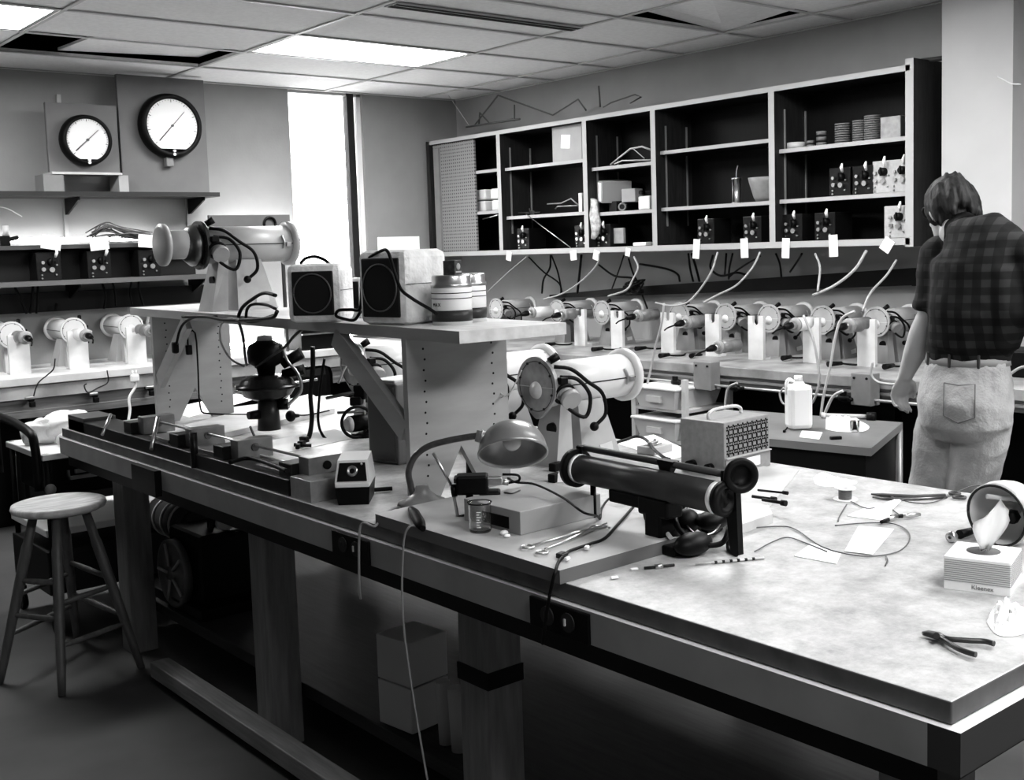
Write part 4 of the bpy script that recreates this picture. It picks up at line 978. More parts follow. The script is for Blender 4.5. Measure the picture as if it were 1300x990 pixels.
# black motor like cluster
mx, my = 2.12, 3.42
T = thing('clamp_assembly', 'black cluster of clamps, rods and a small motor under the riser brace', 'clamp assembly', (mx, my, TZ))
part(T, 'base', MB().cyl((0,0,0),(0,0,.015),.05,None,24), BLACK)
part(T, 'stand_rod', MB().cyl((0,0,0),(0,0,.3),.006,None,10), STEEL)
part(T, 'motor', MB().cyl((-.06,0,.05),(.06,.02,.05),.03,None,20), BLACK); part(T, 'motor_cap', MB().cyl((-.075,0,.05),(-.06,0,.05),.022,.028,20), LGREY)
part(T, 'clamp_body', MB().box((0,0,.16),(.06,.05,.05),rz=.4,bev=.006).box((.04,.01,.19),(.05,.03,.03),rz=-.3,bev=.005).box((-.03,.0,.13),(.05,.04,.03),rz=.8,bev=.005), BLACK)
part(T, 'rod', MB().cyl((-.14,.02,.15),(.1,0,.17),.006,None,8), DSTEEL); part(T, 'rod', MB().cyl((-.12,-.02,.1),(.1,.02,.08),.005,None,8), DSTEEL)
part(T, 'hose', MB().torus((-.05,-.03,.06), .055, .006, (.3,1,.1), 28, 8), RUBBER); part(T, 'hose', MB().tube([(-.1,0,.2),(-.06,0,.26),(-.0,.0,.26),(.03,0,.2),(.0,0,.15)], .004), LEAD)
part(T, 'knob', MB().cyl((.03,-.05,.16),(.03,-.02,.16),.012,.009,12), STEEL)
# grey-brown standing box right of it
gb = at(450, 583, 2, TZ); 
T = thing('instrument_case', 'upright dark grey case standing behind the near riser leg', 'case', (1.90, 2.93, TZ), math.radians(12))
part(T, 'case', MB().box((.05,0,.125),(.15,.13,.25),bev=.006), mat('case_grey', .16, .5, .15, 8)); part(T, 'edge_trim', MB().box((-.026,0,.125),(.004,.11,.23),bev=.001), mat('case_grey2', .1, .5)); part(T, 'top_cap', MB().box((.05,0,.253),(.13,.1,.012),bev=.004), mat('pale_cap',.6,.5))
# black chair behind the table
T = thing('office_chair', 'black padded office chair beyond the far side of the table', 'chair', (at(387,490,1,5.3).x, 5.3+.18, 0), .1)
part(T, 'backrest', MB().box((0,-.18,.80),(.30,.06,.22),bev=.05), BLACK); part(T, 'seat', MB().box((0,.05,.5),(.46,.46,.08),bev=.03), BLACK); part(T, 'back_support', MB().box((0,-.16,.62),(.08,.03,.28),bev=.01), BLACK)
part(T, 'column', MB().cyl((0,.05,.08),(0,.05,.47),.03,None,14), DSTEEL)
for k in range(5):
    a = 2*PI*k/5; part(T, 'leg', MB().loft([(0,.05,.12),(.28*math.cos(a),.05+.28*math.sin(a),.07)], [.022,.015], 8).cyl((.28*math.cos(a),.05+.28*math.sin(a)-.012,.028),(.28*math.cos(a),.05+.28*math.sin(a)+.012,.028),.028,None,14), BLACK)
# rack of dark instruments by the back wall seen under the riser
ax_, bx_ = at(384,450,1,6.56).x, at(446,450,1,6.56).x
T = thing('equipment_case', 'black equipment case on the back bench in the corner, seen under the riser', 'case', ((ax_+bx_)/2, 6.7, LBZ))
part(T, 'body', MB().bb((ax_, 6.56, LBZ), (bx_, 6.8, LBZ+.26), bev=.006), BLACK, True); part(T, 'edge_strip', MB().bb((ax_, 6.55, LBZ+.10), (bx_, 6.56, LBZ+.11)), STEEL, True)
# ------------------------------------------------------------------ rail with carriages along the table edge
Y_a, Y_b = 4.50, 2.60
T = thing('optical_rail', 'long black precision rail with metal carriages lying along the left table edge', 'optical rail', (1.5, 3.55, TZ))
RB = mat('rail_black', .015, .35)
part(T, 'beam', MB().bb((1.437, Y_b+.12, TZ), (1.56, Y_a, TZ+.045), bev=.003), RB, True)
part(T, 'end_block', MB().bb((1.437, Y_b, TZ), (1.56, Y_b+.11, TZ+.058), bev=.002), mat('machined', .5, .35, .15, 40, metal=.7), True)
part(T, 'end_block', MB().bb((1.437, Y_a-.18, TZ), (1.56, Y_a, TZ+.058), bev=.002), mat('machined_dark', .12, .35, metal=.5), True)
part(T, 'guide_rod', MB().cyl((1.53, Y_b+.1, TZ+.085), (1.53, 4.0, TZ+.085), .004, None, 10), STEEL, True)
part(T, 'guide_rod', MB().cyl((1.50, Y_b+.1, TZ+.07), (1.50, 3.0, TZ+.07), .004, None, 10), STEEL, True)
MC = mat('carriage_metal', .26, .3, .15, 30, metal=.6)
for yy, w in ((2.70,.055), (3.12,.05), (3.45,.05), (3.85,.05)):
    c = part(T, 'carriage', MB().bb((1.475, yy-w/2, TZ+.045), (1.59, yy+w/2, TZ+.105), bev=.002), MC, True)
    part(c, 'clamp_screw', MB().cyl((1.53, yy-w/2-.006, TZ+.08), (1.53, yy-w/2, TZ+.08), .012, None, 16), DSTEEL if yy > 2.8 else BLACK, True, root=T)
    part(c, 'slide_block', MB().bb((1.45, yy+w/2, TZ+.045), (1.57, yy+w/2+.07, TZ+.085), bev=.003), RB, True, root=T)
for yy in (2.82, 3.25, 3.6): part(T, 'slide_plate', MB().bb((1.46, yy-.02, TZ+.045), (1.545, yy+.14, TZ+.056), bev=.001), MC, True)
part(T, 'upright_pin', MB().cyl((1.44, 3.33, TZ+.0), (1.44, 3.33, TZ+.11), .012, None, 14), RB, True)
part(T, 'lever', MB().cyl((1.47, 3.68, TZ+.12), (1.41, 3.6, TZ+.03), .007, None, 10), STEEL, True)
part(T, 'lever', MB().cyl((1.47, 4.12, TZ+.09), (1.41, 4.05, TZ+.03), .006, None, 10), STEEL, True)
p = at(125, 524, 2, TZ+.06)
solo('bottle_cap', MB().cyl((p.x+.02, 4.52, TZ+.0), (p.x+.02, 4.52, TZ+.045), .013, .012, 16), MID, 'small grey cylinder standing at the far left corner of the table', 'cylinder')
cable('flat_strap', [at(u, v, 2, TZ+.11) for u, v in ((292,587),(310,582),(325,583),(345,590),(365,598))], .006, RUBBER, 'black cord lying over the optical rail', 'cable')
cable('cord', [at(u, v, 0, x) for u, v, x in ((318,542,1.85),(325,560,1.8),(328,580,1.7))], .005, RUBBER, 'black cord running down from the instrument to the rail')

# ------------------------------------------------------------------ electric pencil sharpener
p0, p1, p2 = at(427,640,2,TZ), at(470,644,2,TZ), at(476,628,2,TZ)
c = (p0+p1)/2; d = p1-p0; rz = math.atan2(d.y, d.x)
rz = math.radians(-39)
T = thing('pencil_sharpener', 'white and black electric pencil sharpener standing by the rail end', 'pencil sharpener', (c.x, c.y, TZ), rz)
W = .09; DP = .13
part(T, 'base', MB().hexa([(-W*.44,.01,0),(W*.44,.01,0),(W*.44,DP,0),(-W*.44,DP,0)], [(-W/2,0,.05),(W/2,0,.05),(W/2,DP,.05),(-W/2,DP,.05)]), BLACK)
part(T, 'band', MB().box((0,DP/2,.054),(W,DP+.004,.012),bev=.003), OFFW)
part(T, 'cover', MB().hexa([(-W/2,0,.06),(W/2,0,.06),(W/2,DP,.06),(-W/2,DP,.06)], [(-W*.43,.025,.115),(W*.43,.025,.115),(W*.43,DP-.01,.122),(-W*.43,DP-.01,.122)]), OFFW)
sl = Vector((0,.025,.055)).normalized(); nn = Vector((0,-.055,.025)).normalized()
part(T, 'front_plate', MB().prism([(-W*.43,.003),(W*.43,.003),(W*.37,.052),(-W*.37,.052)], Vector((0,.0,.061))+nn*.0005, (1,0,0), sl, nn*.002), BLACK)
hc = Vector((0,.013,.088))+nn*.002
part(T, 'pencil_hole', MB().lathe([(0,.001),(.007,.001),(.01,.006),(.013,.006),(.015,0)], hc, nn, 24), STEEL)
part(T, 'light', MB().sphere(Vector((W*.27,.018,.105))+nn*.003, .003), LGREY)
cable('cord', [at(u, v, 2, TZ+.006) for u, v in ((378,603),(395,611),(415,616),(430,615))], .003, RUBBER, 'black cord lying behind the rail end toward the sharpener')
cable('cord', [at(u, v, 2, TZ+.008) for u, v in ((472,622),(485,621),(498,620))], .006, RUBBER, 'black cord between the sharpener and the near riser leg')

# ------------------------------------------------------------------ drawing board, metal box
BT = TZ+.028
bp = [Vector((1.425, 2.27, 0)), Vector((1.415, 1.60, 0)), Vector((1.79, 1.605, 0)), Vector((1.86, 1.90, 0)), Vector((1.88, 2.30, 0))]
q = MB().hexa([(p.x,p.y,TZ+.0005) for p in bp], [(p.x,p.y,BT) for p in bp]); bmesh.ops.recalc_face_normals(q.bm, faces=q.bm.faces); q.bm.normal_update()
for f in q.bm.faces:
    if abs(f.normal.z) < .5: f.material_index = 1
solo('drawing_board', q, [mat('board_top', .36, .5, .18, 7), mat('board_edge', .13, .5)], 'flat grey board lying on the table edge under the beaker and tongs', 'board')
p0, p1, p2 = at(661,680,2,BT), at(763,655,2,BT), at(617,664,2,BT)
ex = (p1-p0); L1 = ex.length; rz = math.atan2(ex.y, ex.x)
T = thing('metal_box', 'plain grey flat metal box with a dark slot, lying on the board', 'box', (p0.x, p0.y, BT+.0005), rz)
ey = (p2-p0); nx = Vector((-math.sin(rz), math.cos(rz), 0)); D1 = max(.2, abs(ey.dot(nx)))
hh = .052
part(T, 'body', MB().box((L1/2, D1/2, hh/2), (L1, D1, hh), bev=.0015), mat('box_enamel', .27, .4, .08, 7))
part(T, 'slot', MB().box((-.0005, D1*.42, .0215), (.003, D1*.46, .026)), BLACK)
p = at(610, 674, 2, BT); beaker((p.x, p.y, BT), .0255, .066, 'glass beaker with white graduation marks on the grey board')
solo('cotton_scrap', MB().sphere(at(640,676,2,BT+.005), .008, (1.3,1,.7), 8, 6).sphere(at(644,680,2,BT+.004), .006, (1.4,1,.6), 8, 6), PAPER, 'tiny white paper scrap beside the beaker', 'scrap')
# tongs
pa, pb = at(676,695,2,BT+.006), at(770,665,2,BT+.006)
T = thing('tongs', 'pair of long shiny metal tongs lying on the board', 'tongs', (pa.x, pa.y, BT))
def lc(v): return v - Vector((pa.x, pa.y, BT))
r1, r2 = at(670,694,2,BT+.005), at(688,701,2,BT+.005)
part(T, 'ring_handle', MB().torus(lc(r1), .013, .0024, (0,0,1), 24, 8), STEEL); part(T, 'ring_handle', MB().torus(lc(r2), .013, .0024, (0,0,1), 24, 8), STEEL)
part(T, 'arm', MB().loft([lc(at(677,692,2,BT+.006)), lc(at(735,675,2,BT+.008)), lc(at(770,669,2,BT+.006))], [.0028,.0035,.0022], 8), STEEL)
part(T, 'arm', MB().loft([lc(at(692,697,2,BT+.006)), lc(at(735,679,2,BT+.01)), lc(at(770,664,2,BT+.006))], [.0028,.0035,.0022], 8), STEEL)
part(T, 'tip', MB().tube([lc(at(745,674,2,BT+.006)), lc(at(752,668,2,BT+.006)), lc(at(768,667,2,BT+.006)), lc(at(774,670,2,BT+.006))], .0024), STEEL)
# cord running across the board, with pale clip
cable('cord', [at(u, v, 2, BT+.005) for u, v in ((813,633),(800,648),(785,665),(768,683),(750,690),(735,695),(722,700),(716,706),(710,712))]+[Vector((1.405, 1.60, BT+.004)), Vector((1.395, 1.60, BT-.02)), Vector((1.392,1.615,TZ-.05)), Vector((1.392,1.63,TZ-.12))], .0035, RUBBER, 'black cord crossing the board and hanging over the table edge')
p = at(712,704,2,BT+.006); solo('binder_clip', MB().box(p, (.022,.012,.01), rz=.3, bev=.002).box(p+Vector((.004,-.008,0)), (.02,.004,.006), rz=.3), [DARK], 'small dark clip on the cord at the board corner', 'clip')
p = at(745,695,2,BT+.006); solo('cord_clip', MB().box(p, (.014,.01,.008), rz=.5, bev=.003), WHITE, 'small white clip on the cord crossing the board', 'clip')
p = at(720,709,2,BT+.006); solo('cord_clip', MB().box(p, (.014,.008,.008), rz=.2, bev=.003), WHITE, 'small white clip beside the dark clip at the board corner', 'clip')
cable('cord', [at(u, v, 2, z) for u, v, z in ((645,607,BT+.075),(655,612,BT+.08),(680,615,BT+.075),(715,632,BT+.066),(740,650,BT+.056),(758,655,BT+.02))]+[at(762,658,2,BT+.004), at(764,645,2,BT+.004), at(775,632,2,BT+.004), at(795,628,2,BT+.004), at(812,632,2,BT+.004)], .0028, RUBBER, 'thin black cord arching from the plug over the grey metal box')
solo('glass_rod', MB().cyl(at(820,643,2,BT+.006), at(851,682,2,BT+.006), .005, None, 10), mat('rod_pale', .6, .25), 'glass rod lying near the right corner of the board', 'rod')

# ------------------------------------------------------------------ gooseneck lamp
lb_ = at(537, 643, 2, TZ)
T = thing('gooseneck_lamp', 'grey gooseneck desk lamp with a metal dome shade', 'desk lamp', (lb_.x, lb_.y, TZ))
LM = mat('lamp_metal', .3, .3, .1, 20, metal=.55)
part(T, 'base', MB().lathe([(0,0),(.062,0),(.066,.006),(.06,.016),(.035,.028),(.02,.042),(.016,.055),(0,.056)], n=36), LM)
dep = (Vector((lb_.x, lb_.y, 0))-Vector((0,0,0)))
def onl(u, v):   # plane through the lamp facing the view
    n = Vector((FWD.x, FWD.y, 0)).normalized(); d = RGT*((u-650)/FPX)+DWN*((v-450)/FPX)+FWD
    t = n.dot(Vector((lb_.x, lb_.y, 0)))/n.dot(d); return EYE + d*t - Vector((lb_.x, lb_.y, TZ))
neck = [onl(526,634), onl(521,615), onl(519,597), onl(528,578), onl(545,566), onl(570,559), onl(592,555), onl(607,553)]
part(T, 'gooseneck', MB().tube(neck, .0085, 12, 10), mat('neck_metal', .12, .3, .2, 60, metal=.7))
s0 = onl(604,553); s1 = onl(618,556)
part(T, 'socket', MB().loft([s0, s1], [.015, .017], 20).torus((s0+s1)/2, .017, .002, (s1-s0), 20, 6), LM)
dc = onl(651,574); tilt = (onl(655,530)-onl(650,584)).normalized()
hv = Vector((FWD.x, FWD.y, 0)).normalized(); ax = (Vector((0,0,.82))+hv*.57-Vector((RGT.x,RGT.y,0))*.03).normalized()
R_ = .088; prof = []
for k in range(13):
    a = math.radians(4+k*83/12); prof.append((R_*math.sin(a)**.9 if k else .004, R_*.92*math.cos(a)))
prof += [(R_*1.03, 0), (R_*1.03, -.006), (R_*.985, -.006)] + [(r*.965, h*.965-.002) for r, h in reversed(prof)]
part(T, 'shade', MB().lathe([(r, h) for r, h in prof], dc, ax, 48), LM)
part(T, 'bulb', MB().sphere(dc+ax*.03, .024).cyl(dc+ax*.04, dc+ax*.07, .014, None, 16), mat('bulb_glass', .6, .2))
part(T, 'yoke', MB().cyl(s1, s1.lerp(dc+ax*.045, .25), .009, None, 12), LM)
p = onl(522, 655)
T2 = solo('cord_switch', MB().loft([at(522,646,2,TZ+.03), at(526,652,2,TZ+.034), at(533,664,2,TZ+.034), at(537,671,2,TZ+.03)], [.008,.013,.013,.007], 14), RUBBER, 'black inline cord switch leaning at the lamp foot', 'switch')
cable('cord', [at(523,647,2,TZ+.012), at(528,655,2,TZ+.04), at(535,670,2,TZ+.02), Vector((1.408,2.1,TZ+.03)), Vector((1.402,2.12,TZ-.02)), Vector((1.40,2.13,TZ-.2)), Vector((1.41,2.1,.4)), Vector((1.42,2.02,.02))], .0025, mat('cord_grey',.25,.5), 'thin grey lamp cord hanging down over the table edge to the floor')
cable('cord', [at(u, v, 2, TZ+.006) for u, v in ((512,645),(500,645),(485,655),(476,668))]+[Vector((1.408,2.30,TZ+.004)), Vector((1.402,2.31,TZ-.03)), Vector((1.402,2.32,TZ-.15)), Vector((1.41,2.33,.66))], .003, mat('cord_grey',.25,.5), 'grey cord curving from the lamp over the table edge')

# ------------------------------------------------------------------ small vise with rod and beaker clamp
vb = at(588, 655, 2, BT)
T = thing('bench_clamp', 'black bench clamp on a thin rod foot beside the lamp', 'clamp', (vb.x, vb.y, BT))
def vz(u, v): return onl2(u, v, vb)
def onl2(u, v, B):
    n = Vector((FWD.x, FWD.y, 0)).normalized(); d = RGT*((u-650)/FPX)+DWN*((v-450)/FPX)+FWD
    t = n.dot(Vector((B.x, B.y, 0)))/n.dot(d); return EYE + d*t - Vector((B.x, B.y, BT))
part(T, 'foot', MB().loft([vz(558,664), vz(590,657)], [.006,.009], 12), BLACK)
part(T, 'screw_rod', MB().cyl(vz(550,575), vz(574,618), .0035, None, 10).cyl(vz(574,618), vz(582,660), .004, None, 10), STEEL)
part(T, 'column', MB().cyl(vz(597,662), vz(596,620), .009, None, 14), BLACK)
a_ = vz(600,622)
ang = math.atan2(RGT.y, RGT.x)
part(T, 'jaw', MB().box(a_+Vector((0,0,.015)), (.075,.05,.045), rz=ang, bev=.006), BLACK); part(T, 'jaw', MB().box(vz(622,630), (.05,.045,.03), rz=ang, bev=.005), BLACK)
part(T, 'hand_knob', MB().cyl(vz(573,623), vz(580,622), .015, None, 16), BLACK)
part(T, 'top_plate', MB().box(vz(590,608), (.05,.04,.012), rz=ang, bev=.002), DARK)
a_ = vz(621,609)
T = thing('connector', 'silver metal connector plug lying on the bench clamp', 'connector', Vector((vb.x, vb.y, BT))+a_)
d_ = (vz(640,612)-a_)
part(T, 'body', MB().box(d_*.25, (.045,.02,.018), rz=ang, bev=.003), STEEL); part(T, 'nozzle', MB().cyl(d_*.8, d_*1.3, .007, None, 12), STEEL)
part(T, 'lead', MB().tube([d_*1.3, d_*2+Vector((0,0,.01)), d_*1.9+Vector((0,0,.022)), d_*.9+Vector((0,0,.018))], .003), RUBBER)
solo('hook_wire', MB().tube([at(640,625,2,BT+.055), at(650,626,2,BT+.055), at(660,622,2,BT+.055)], .002), DSTEEL, 'short bent wire pointing over the grey metal box', 'wire')

# ------------------------------------------------------------------ dark tube instrument on a stand with headphones
e0, e1 = at(733, 594, 2, .985), at(918, 633, 2, .985)
mid = (e0+e1)/2
ex = (e1-e0).normalized(); L = (e1-e0).length
T = thing('tube_telescope', 'long dark tube instrument with white end rings on a low black mount', 'tube instrument', (mid.x, mid.y, TZ))
O = Vector((mid.x, mid.y, TZ)); A0, A1 = e0-O, e1-O
TB = mat('tube_black', .045, .35, .3, 15)
part(T, 'tube', MB().loft([A0, A1], [.033,.033], 36), TB)
part(T, 'end_ring', MB().cyl(A0+ex*.004, A0+ex*.016, .0338, None, 36), PAPER); part(T, 'end_ring', MB().cyl(A1-ex*.018, A1-ex*.004, .0338, None, 36), PAPER)
part(T, 'end_flange', MB().cyl(A0-ex*.012, A0+ex*.004, .045, None, 32), BLACK)
part(T, 'end_cap', MB().lathe([(.033,0),(.036,0),(.036,.012),(.022,.014),(.02,.004),(0,.004)], A1-ex*.004, ex, 32), BLACK)
sd = Vector((-ex.y, ex.x, 0)) if Vector((-ex.y, ex.x)).dot(Vector((1,1))) > 0 else Vector((ex.y, -ex.x, 0))
top = Vector((0,0,.046))+sd*.018
part(T, 'top_bar', MB().loft([A0+top, A1+top+ex*.01], [.008,.008], 10), mat('bar_dark', .07, .4))
mp = A0+(A1-A0)*.62
part(T, 'bar_bracket', MB().hexa([mp+top+Vector((0,0,-.035))-ex*.006-sd*.012, mp+top+Vector((0,0,-.035))+ex*.006-sd*.012, mp+top+Vector((0,0,-.035))+ex*.006, mp+top+Vector((0,0,-.035))-ex*.006],
                                  [mp+top+Vector((0,0,.008))-ex*.024-sd*.012, mp+top+Vector((0,0,.008))+ex*.024-sd*.012, mp+top+Vector((0,0,.008))+ex*.024+sd*.01, mp+top+Vector((0,0,.008))-ex*.024+sd*.01]), BLACK)
part(T, 'bar_mount', MB().box(A0+top*.8+Vector((0,0,.0)), (.02,.02,.03), bev=.003).box(A1+top*.8, (.022,.022,.04), bev=.003), BLACK)
hp = A1+top+ex*.02+Vector((0,0,.0))+sd*.012
part(T, 'eyepiece', MB().lathe([(.0,-.004),(.02,-.004),(.02,.002),(.028,.008),(.036,.006),(.036,-.002),(.03,-.012),(0,-.014)], hp+Vector((0,0,.0)), (ex*.8-sd*.4).normalized(), 32), RUBBER)
part(T, 'end_support', MB().hexa([A1+sd*.03+Vector((0,0,-.12))-ex*.01, A1+sd*.03+Vector((0,0,-.12))+ex*.012, A1+sd*.045+Vector((0,0,-.12))+ex*.012, A1+sd*.045+Vector((0,0,-.12))-ex*.01],
                                  [A1+sd*.02+Vector((0,0,.03))-ex*.02, A1+sd*.02+Vector((0,0,.03))+ex*.015, A1+sd*.035+Vector((0,0,.03))+ex*.015, A1+sd*.035+Vector((0,0,.03))-ex*.02]), BLACK)
md = A0+(A1-A0)*.60
part(T, 'mount', MB().box(md+Vector((0,0,-.045)), (.09,.05,.04), rz=math.atan2(ex.y, ex.x), bev=.006).box(md+Vector((0,0,-.09)), (.05,.05,.07), rz=math.atan2(ex.y, ex.x), bev=.006), BLACK)
part(T, 'mount_base', MB().box(Vector((md.x, md.y, .01)), (.16,.08,.02), rz=math.atan2(ex.y, ex.x), bev=.004), BLACK)
b2 = A0+(A1-A0)*.12
part(T, 'rear_support', MB().cyl(Vector((b2.x, b2.y, .0)), Vector((b2.x, b2.y, .11)), .007, None, 12), BLACK)
b3 = A0+(A1-A0)*.42
part(T, 'under_housing', MB().box(b3+Vector((0,0,-.04)), (.12,.045,.03), rz=math.atan2(ex.y, ex.x), bev=.005), BLACK)
# headset lying in front of it
hb = at(895, 685, 2, TZ)
T = thing('headphones', 'black headphones with a coiled cord lying under the dark tube', 'headphones', (hb.x, hb.y, TZ))
K = lambda u, v, z: at(u, v, 2, TZ+z)-Vector((hb.x, hb.y, TZ))
part(T, 'headband', MB().tube([K(868,640,.03), K(858,652,.06), K(862,672,.05), K(885,690,.025), K(915,690,.025), K(925,672,.05), K(928,648,.07)], .006, 10, 8), RUBBER)
part(T, 'ear_cup', MB().lathe([(0,0),(.03,0),(.036,.01),(.034,.022),(.02,.028),(0,.028)], K(852,650,.03), (-.5,-.8,.3), 28), RUBBER)
part(T, 'cushion', MB().sphere(K(905,660,.05), .03, (1.5,1,.7), 18, 10).sphere(K(872,662,.045), .026, (1.2,1,1.1), 18, 10).sphere(K(862,682,.02), .022, (1.6,1,.9), 18, 10), RUBBER)
part(T, 'ear_pad', MB().torus(K(845,646,.035), .026, .009, (-.5,-.8,.3), 28, 10), mat('pad_black', .02, .3))
part(T, 'ear_cup', MB().lathe([(0,0),(.026,0),(.034,.012),(.03,.025),(0,.03)], K(897,672,.012), (.1,-.3,1), 28), RUBBER)
part(T, 'ear_pad', MB().torus(K(897,665,.03), .025, .007, (.1,-.3,1), 28, 10), mat('pad_black', .02, .3))
part(T, 'band_wire', MB().tube([K(872,640,.05), K(868,660,.045), K(885,678,.04), K(905,676,.04), K(918,660,.05)], .0016), STEEL)
part(T, 'cable', MB().tube([K(925,650,.06), K(930,660,.06), K(925,680,.03), K(924,695,.006), K(927,700,.004), K(935,705,.003)], .004), RUBBER)
part(T, 'cushion', MB().sphere(K(880,690,.025), .03, (1.7,1,.8), 20, 12), RUBBER)
# black bits below the tube
p = at(840, 655, 2, TZ+.03)
T = thing('eyepiece_cap', 'round black lens cap standing under the middle of the dark tube', 'lens cap', (p.x, p.y, TZ))
part(T, 'cap', MB().lathe([(0,0),(.036,0),(.04,.01),(.04,.03),(.034,.034),(0,.03)], (0,0,.041), (-.75,-.6,.1), 32), RUBBER); part(T, 'knurl', MB().torus((-.018,-.014,.043), .036, .003, (-.75,-.6,.1), 32, 6), DARK)
# board on the right under the tube
P = [at(935,668,2,TZ+.022), at(981,652,2,TZ+.022), at(975,640,2,TZ+.022), at(900,636,2,TZ+.022), at(880,655,2,TZ+.022)]
solo('wooden_block', MB().hexa([(p.x,p.y,TZ+.0005) for p in P], [(p.x,p.y,TZ+.022) for p in P]), mat('pine_block', .5, .5, .15, 12), 'flat pale wooden slab under the near end of the dark tube', 'board')
P = [at(u, v, 2, TZ+.004) for u, v in ((862,640),(968,655),(1015,595),(950,590))]
solo('clipboard', MB().hexa([(p.x,p.y,TZ+.0004) for p in P], [(p.x,p.y,TZ+.004) for p in P]), mat('clipboard', .45, .5, .1, 10), 'thin grey board lying in front of the vented instrument', 'board')
for a_, b_, r, l in (((962,622),(1000,626),.003,'thin dark rod lying right of the lens cap'), ((968,634),(998,639),.0045,'dark screwdriver lying right of the eyepiece'), ((955,630),(985,634),.004,'dark pen lying beside the screwdriver')):
    solo('thin_rod' if 'rod' in l else 'screwdriver' if 'screw' in l else 'pen', MB().cyl(at(*a_,2,TZ+.03), at(*b_,2,TZ+.03), r, r*.9, 10).cyl(at(b_[0]-6,b_[1]-1,2,TZ+.03), at(*b_,2,TZ+.03), r*1.6, None, 10), RUBBER, l, 'rod' if 'rod' in l else 'tool')

# ------------------------------------------------------------------ vented instrument with handle
f0, f1 = at(918, 600, 2, TZ), at(977, 590, 2, TZ); s_ = at(883, 578, 2, TZ)
e = (f1-f0); rz = math.atan2(e.y, e.x); W = e.length
f0 = Vector((2.409, 2.023, TZ)); rz = .03; W = .208; DP = .157; H = .15
T = thing('vented_instrument', 'grey vented instrument case with star perforated grille and top handle', 'instrument', (f0.x, f0.y, TZ), rz)
CG = mat('case_hammer', .24, .4, .12, 60)
part(T, 'case', MB().box((W/2, DP/2, H/2), (W, DP, H), bev=.003), CG)
part(T, 'lower_panel', MB().box((W/2, -.002, H*.16), (W*.98, .004, H*.3), bev=.001), CG)
part(T, 'ledge', MB().box((W/2, -.004, H*.325), (W*.98, .01, .003)), mat('ledge', .4, .4))
part(T, 'paper_label', MB().box((W*.6, -.005, H*.17), (.06, .002, .026)), PAPER)
gr = MB(); g0, g1, h0, h1 = .008, W-.008, H*.36, H*.95
nx_ = 9; nz_ = 4; sx_ = (g1-g0)/nx_; sz_ = (h1-h0)/nz_
for i in range(nx_):
    for j in range(nz_):
        for k in range(6):
            a = k*PI/3+PI/6; rr = min(sx_, sz_)*.33
            x = g0+(i+.5)*sx_+rr*math.cos(a); z = h0+(j+.5)*sz_+rr*math.sin(a)
            gr.box((x, -.0012, z), (rr*.78, .003, rr*.42), rot=Matrix.Rotation(-a, 3, 'Y'))
        gr.box((g0+(i+.5)*sx_, -.0012, h0+j*sz_), (rr*.5, .003, rr*.3))
grp = part(T, 'grille_perforations', gr, BLACKM); grp['kind'] = 'stuff'
part(T, 'handle', MB().tube([(W*.15,DP*.5,H),(W*.15,DP*.5,H+.014),(W*.3,DP*.5,H+.024),(W*.7,DP*.5,H+.024),(W*.85,DP*.5,H+.014),(W*.85,DP*.5,H)], .005, 10, 6), LGREY)
part(T, 'side_knob', MB().cyl((0,DP*.3,.02),(-.02,DP*.3,.02),.012,None,14), RUBBER); part(T, 'side_knob', MB().cyl((0,DP*.7,.022),(-.025,DP*.7,.022),.013,None,14), RUBBER)

# ------------------------------------------------------------------ small things right of the tube
q = at(1073, 634, 2, TZ)
T = thing('solder_spool', 'small solder spool with white flanges standing on the table', 'spool', (q.x, q.y, TZ))
part(T, 'flange', MB().cyl((0,0,0),(0,0,.002),.03,None,32), PAPER); part(T, 'flange', MB().lathe([(.008,.028),(.026,.028),(.026,.03),(.008,.03),(.008,.028)], n=32), PAPER)
part(T, 'solder', MB().lathe([(.016,.002),(.0165,.004),(.0165,.026),(.016,.028)], n=28, cap=True), mat('solder', .15, .35, .3, 90, stretch=(1,1,12), metal=.4))
pp = at(1050, 615, 2, TZ)
random.seed(21)
def crumple(pts, z, h, label, name='crumpled_paper', n=9):
    P = [at(u, v, 2, z) for u, v in pts]; c = sum(P, Vector())/len(P)
    m_ = MB(); bm = m_.bm; k = len(P); NA, NR = k*5, 9; rows = []
    outl = spline(P+[P[0]], 5)[:NA]
    for r in range(NR):
        t = 1-r/(NR-1)*.96
        rows.append([bm.verts.new((c.x+(p.x-c.x)*t+random.uniform(-.002,.002)*(r > 0), c.y+(p.y-c.y)*t+random.uniform(-.002,.002)*(r > 0), z+.001+(h*min(1,(1-t)*2.2)*(.75+.35*math.sin(i*.9+r*1.3)+random.uniform(-.25,.25)) if r else 0))) for i, p in enumerate(outl)])
    for A_, B_ in zip(rows[:-1], rows[1:]):
        for i in range(NA): bm.faces.new([A_[i], A_[(i+1)%NA], B_[(i+1)%NA], B_[i]])
    bm.faces.new(rows[-1]); bm.faces.new(rows[0][::-1])
    return solo(name, m_, PAPER, label, 'paper')
crumple([(1032,607),(1044,600),(1062,607),(1088,612),(1075,617),(1050,618),(1036,615)], TZ, .008, 'white crumpled paper behind the solder spool')
crumple([(1252,790),(1262,770),(1275,766),(1290,775),(1305,778),(1305,800),(1288,808),(1265,806)], TZ, .02, 'white crumpled tissue at the right edge of the table')
sheet([(1008,706),(1030,690),(1068,702),(1062,716)], TZ+.0006, 'small white paper slip in the middle of the bare tabletop')
sheet([(1072,700),(1090,668),(1135,672),(1108,704)], TZ+.0016, 'white folded paper under the wire loop')
sheet([(1075,655),(1110,640),(1133,648),(1128,662)], TZ+.0006, 'white torn paper beside the alligator clips')
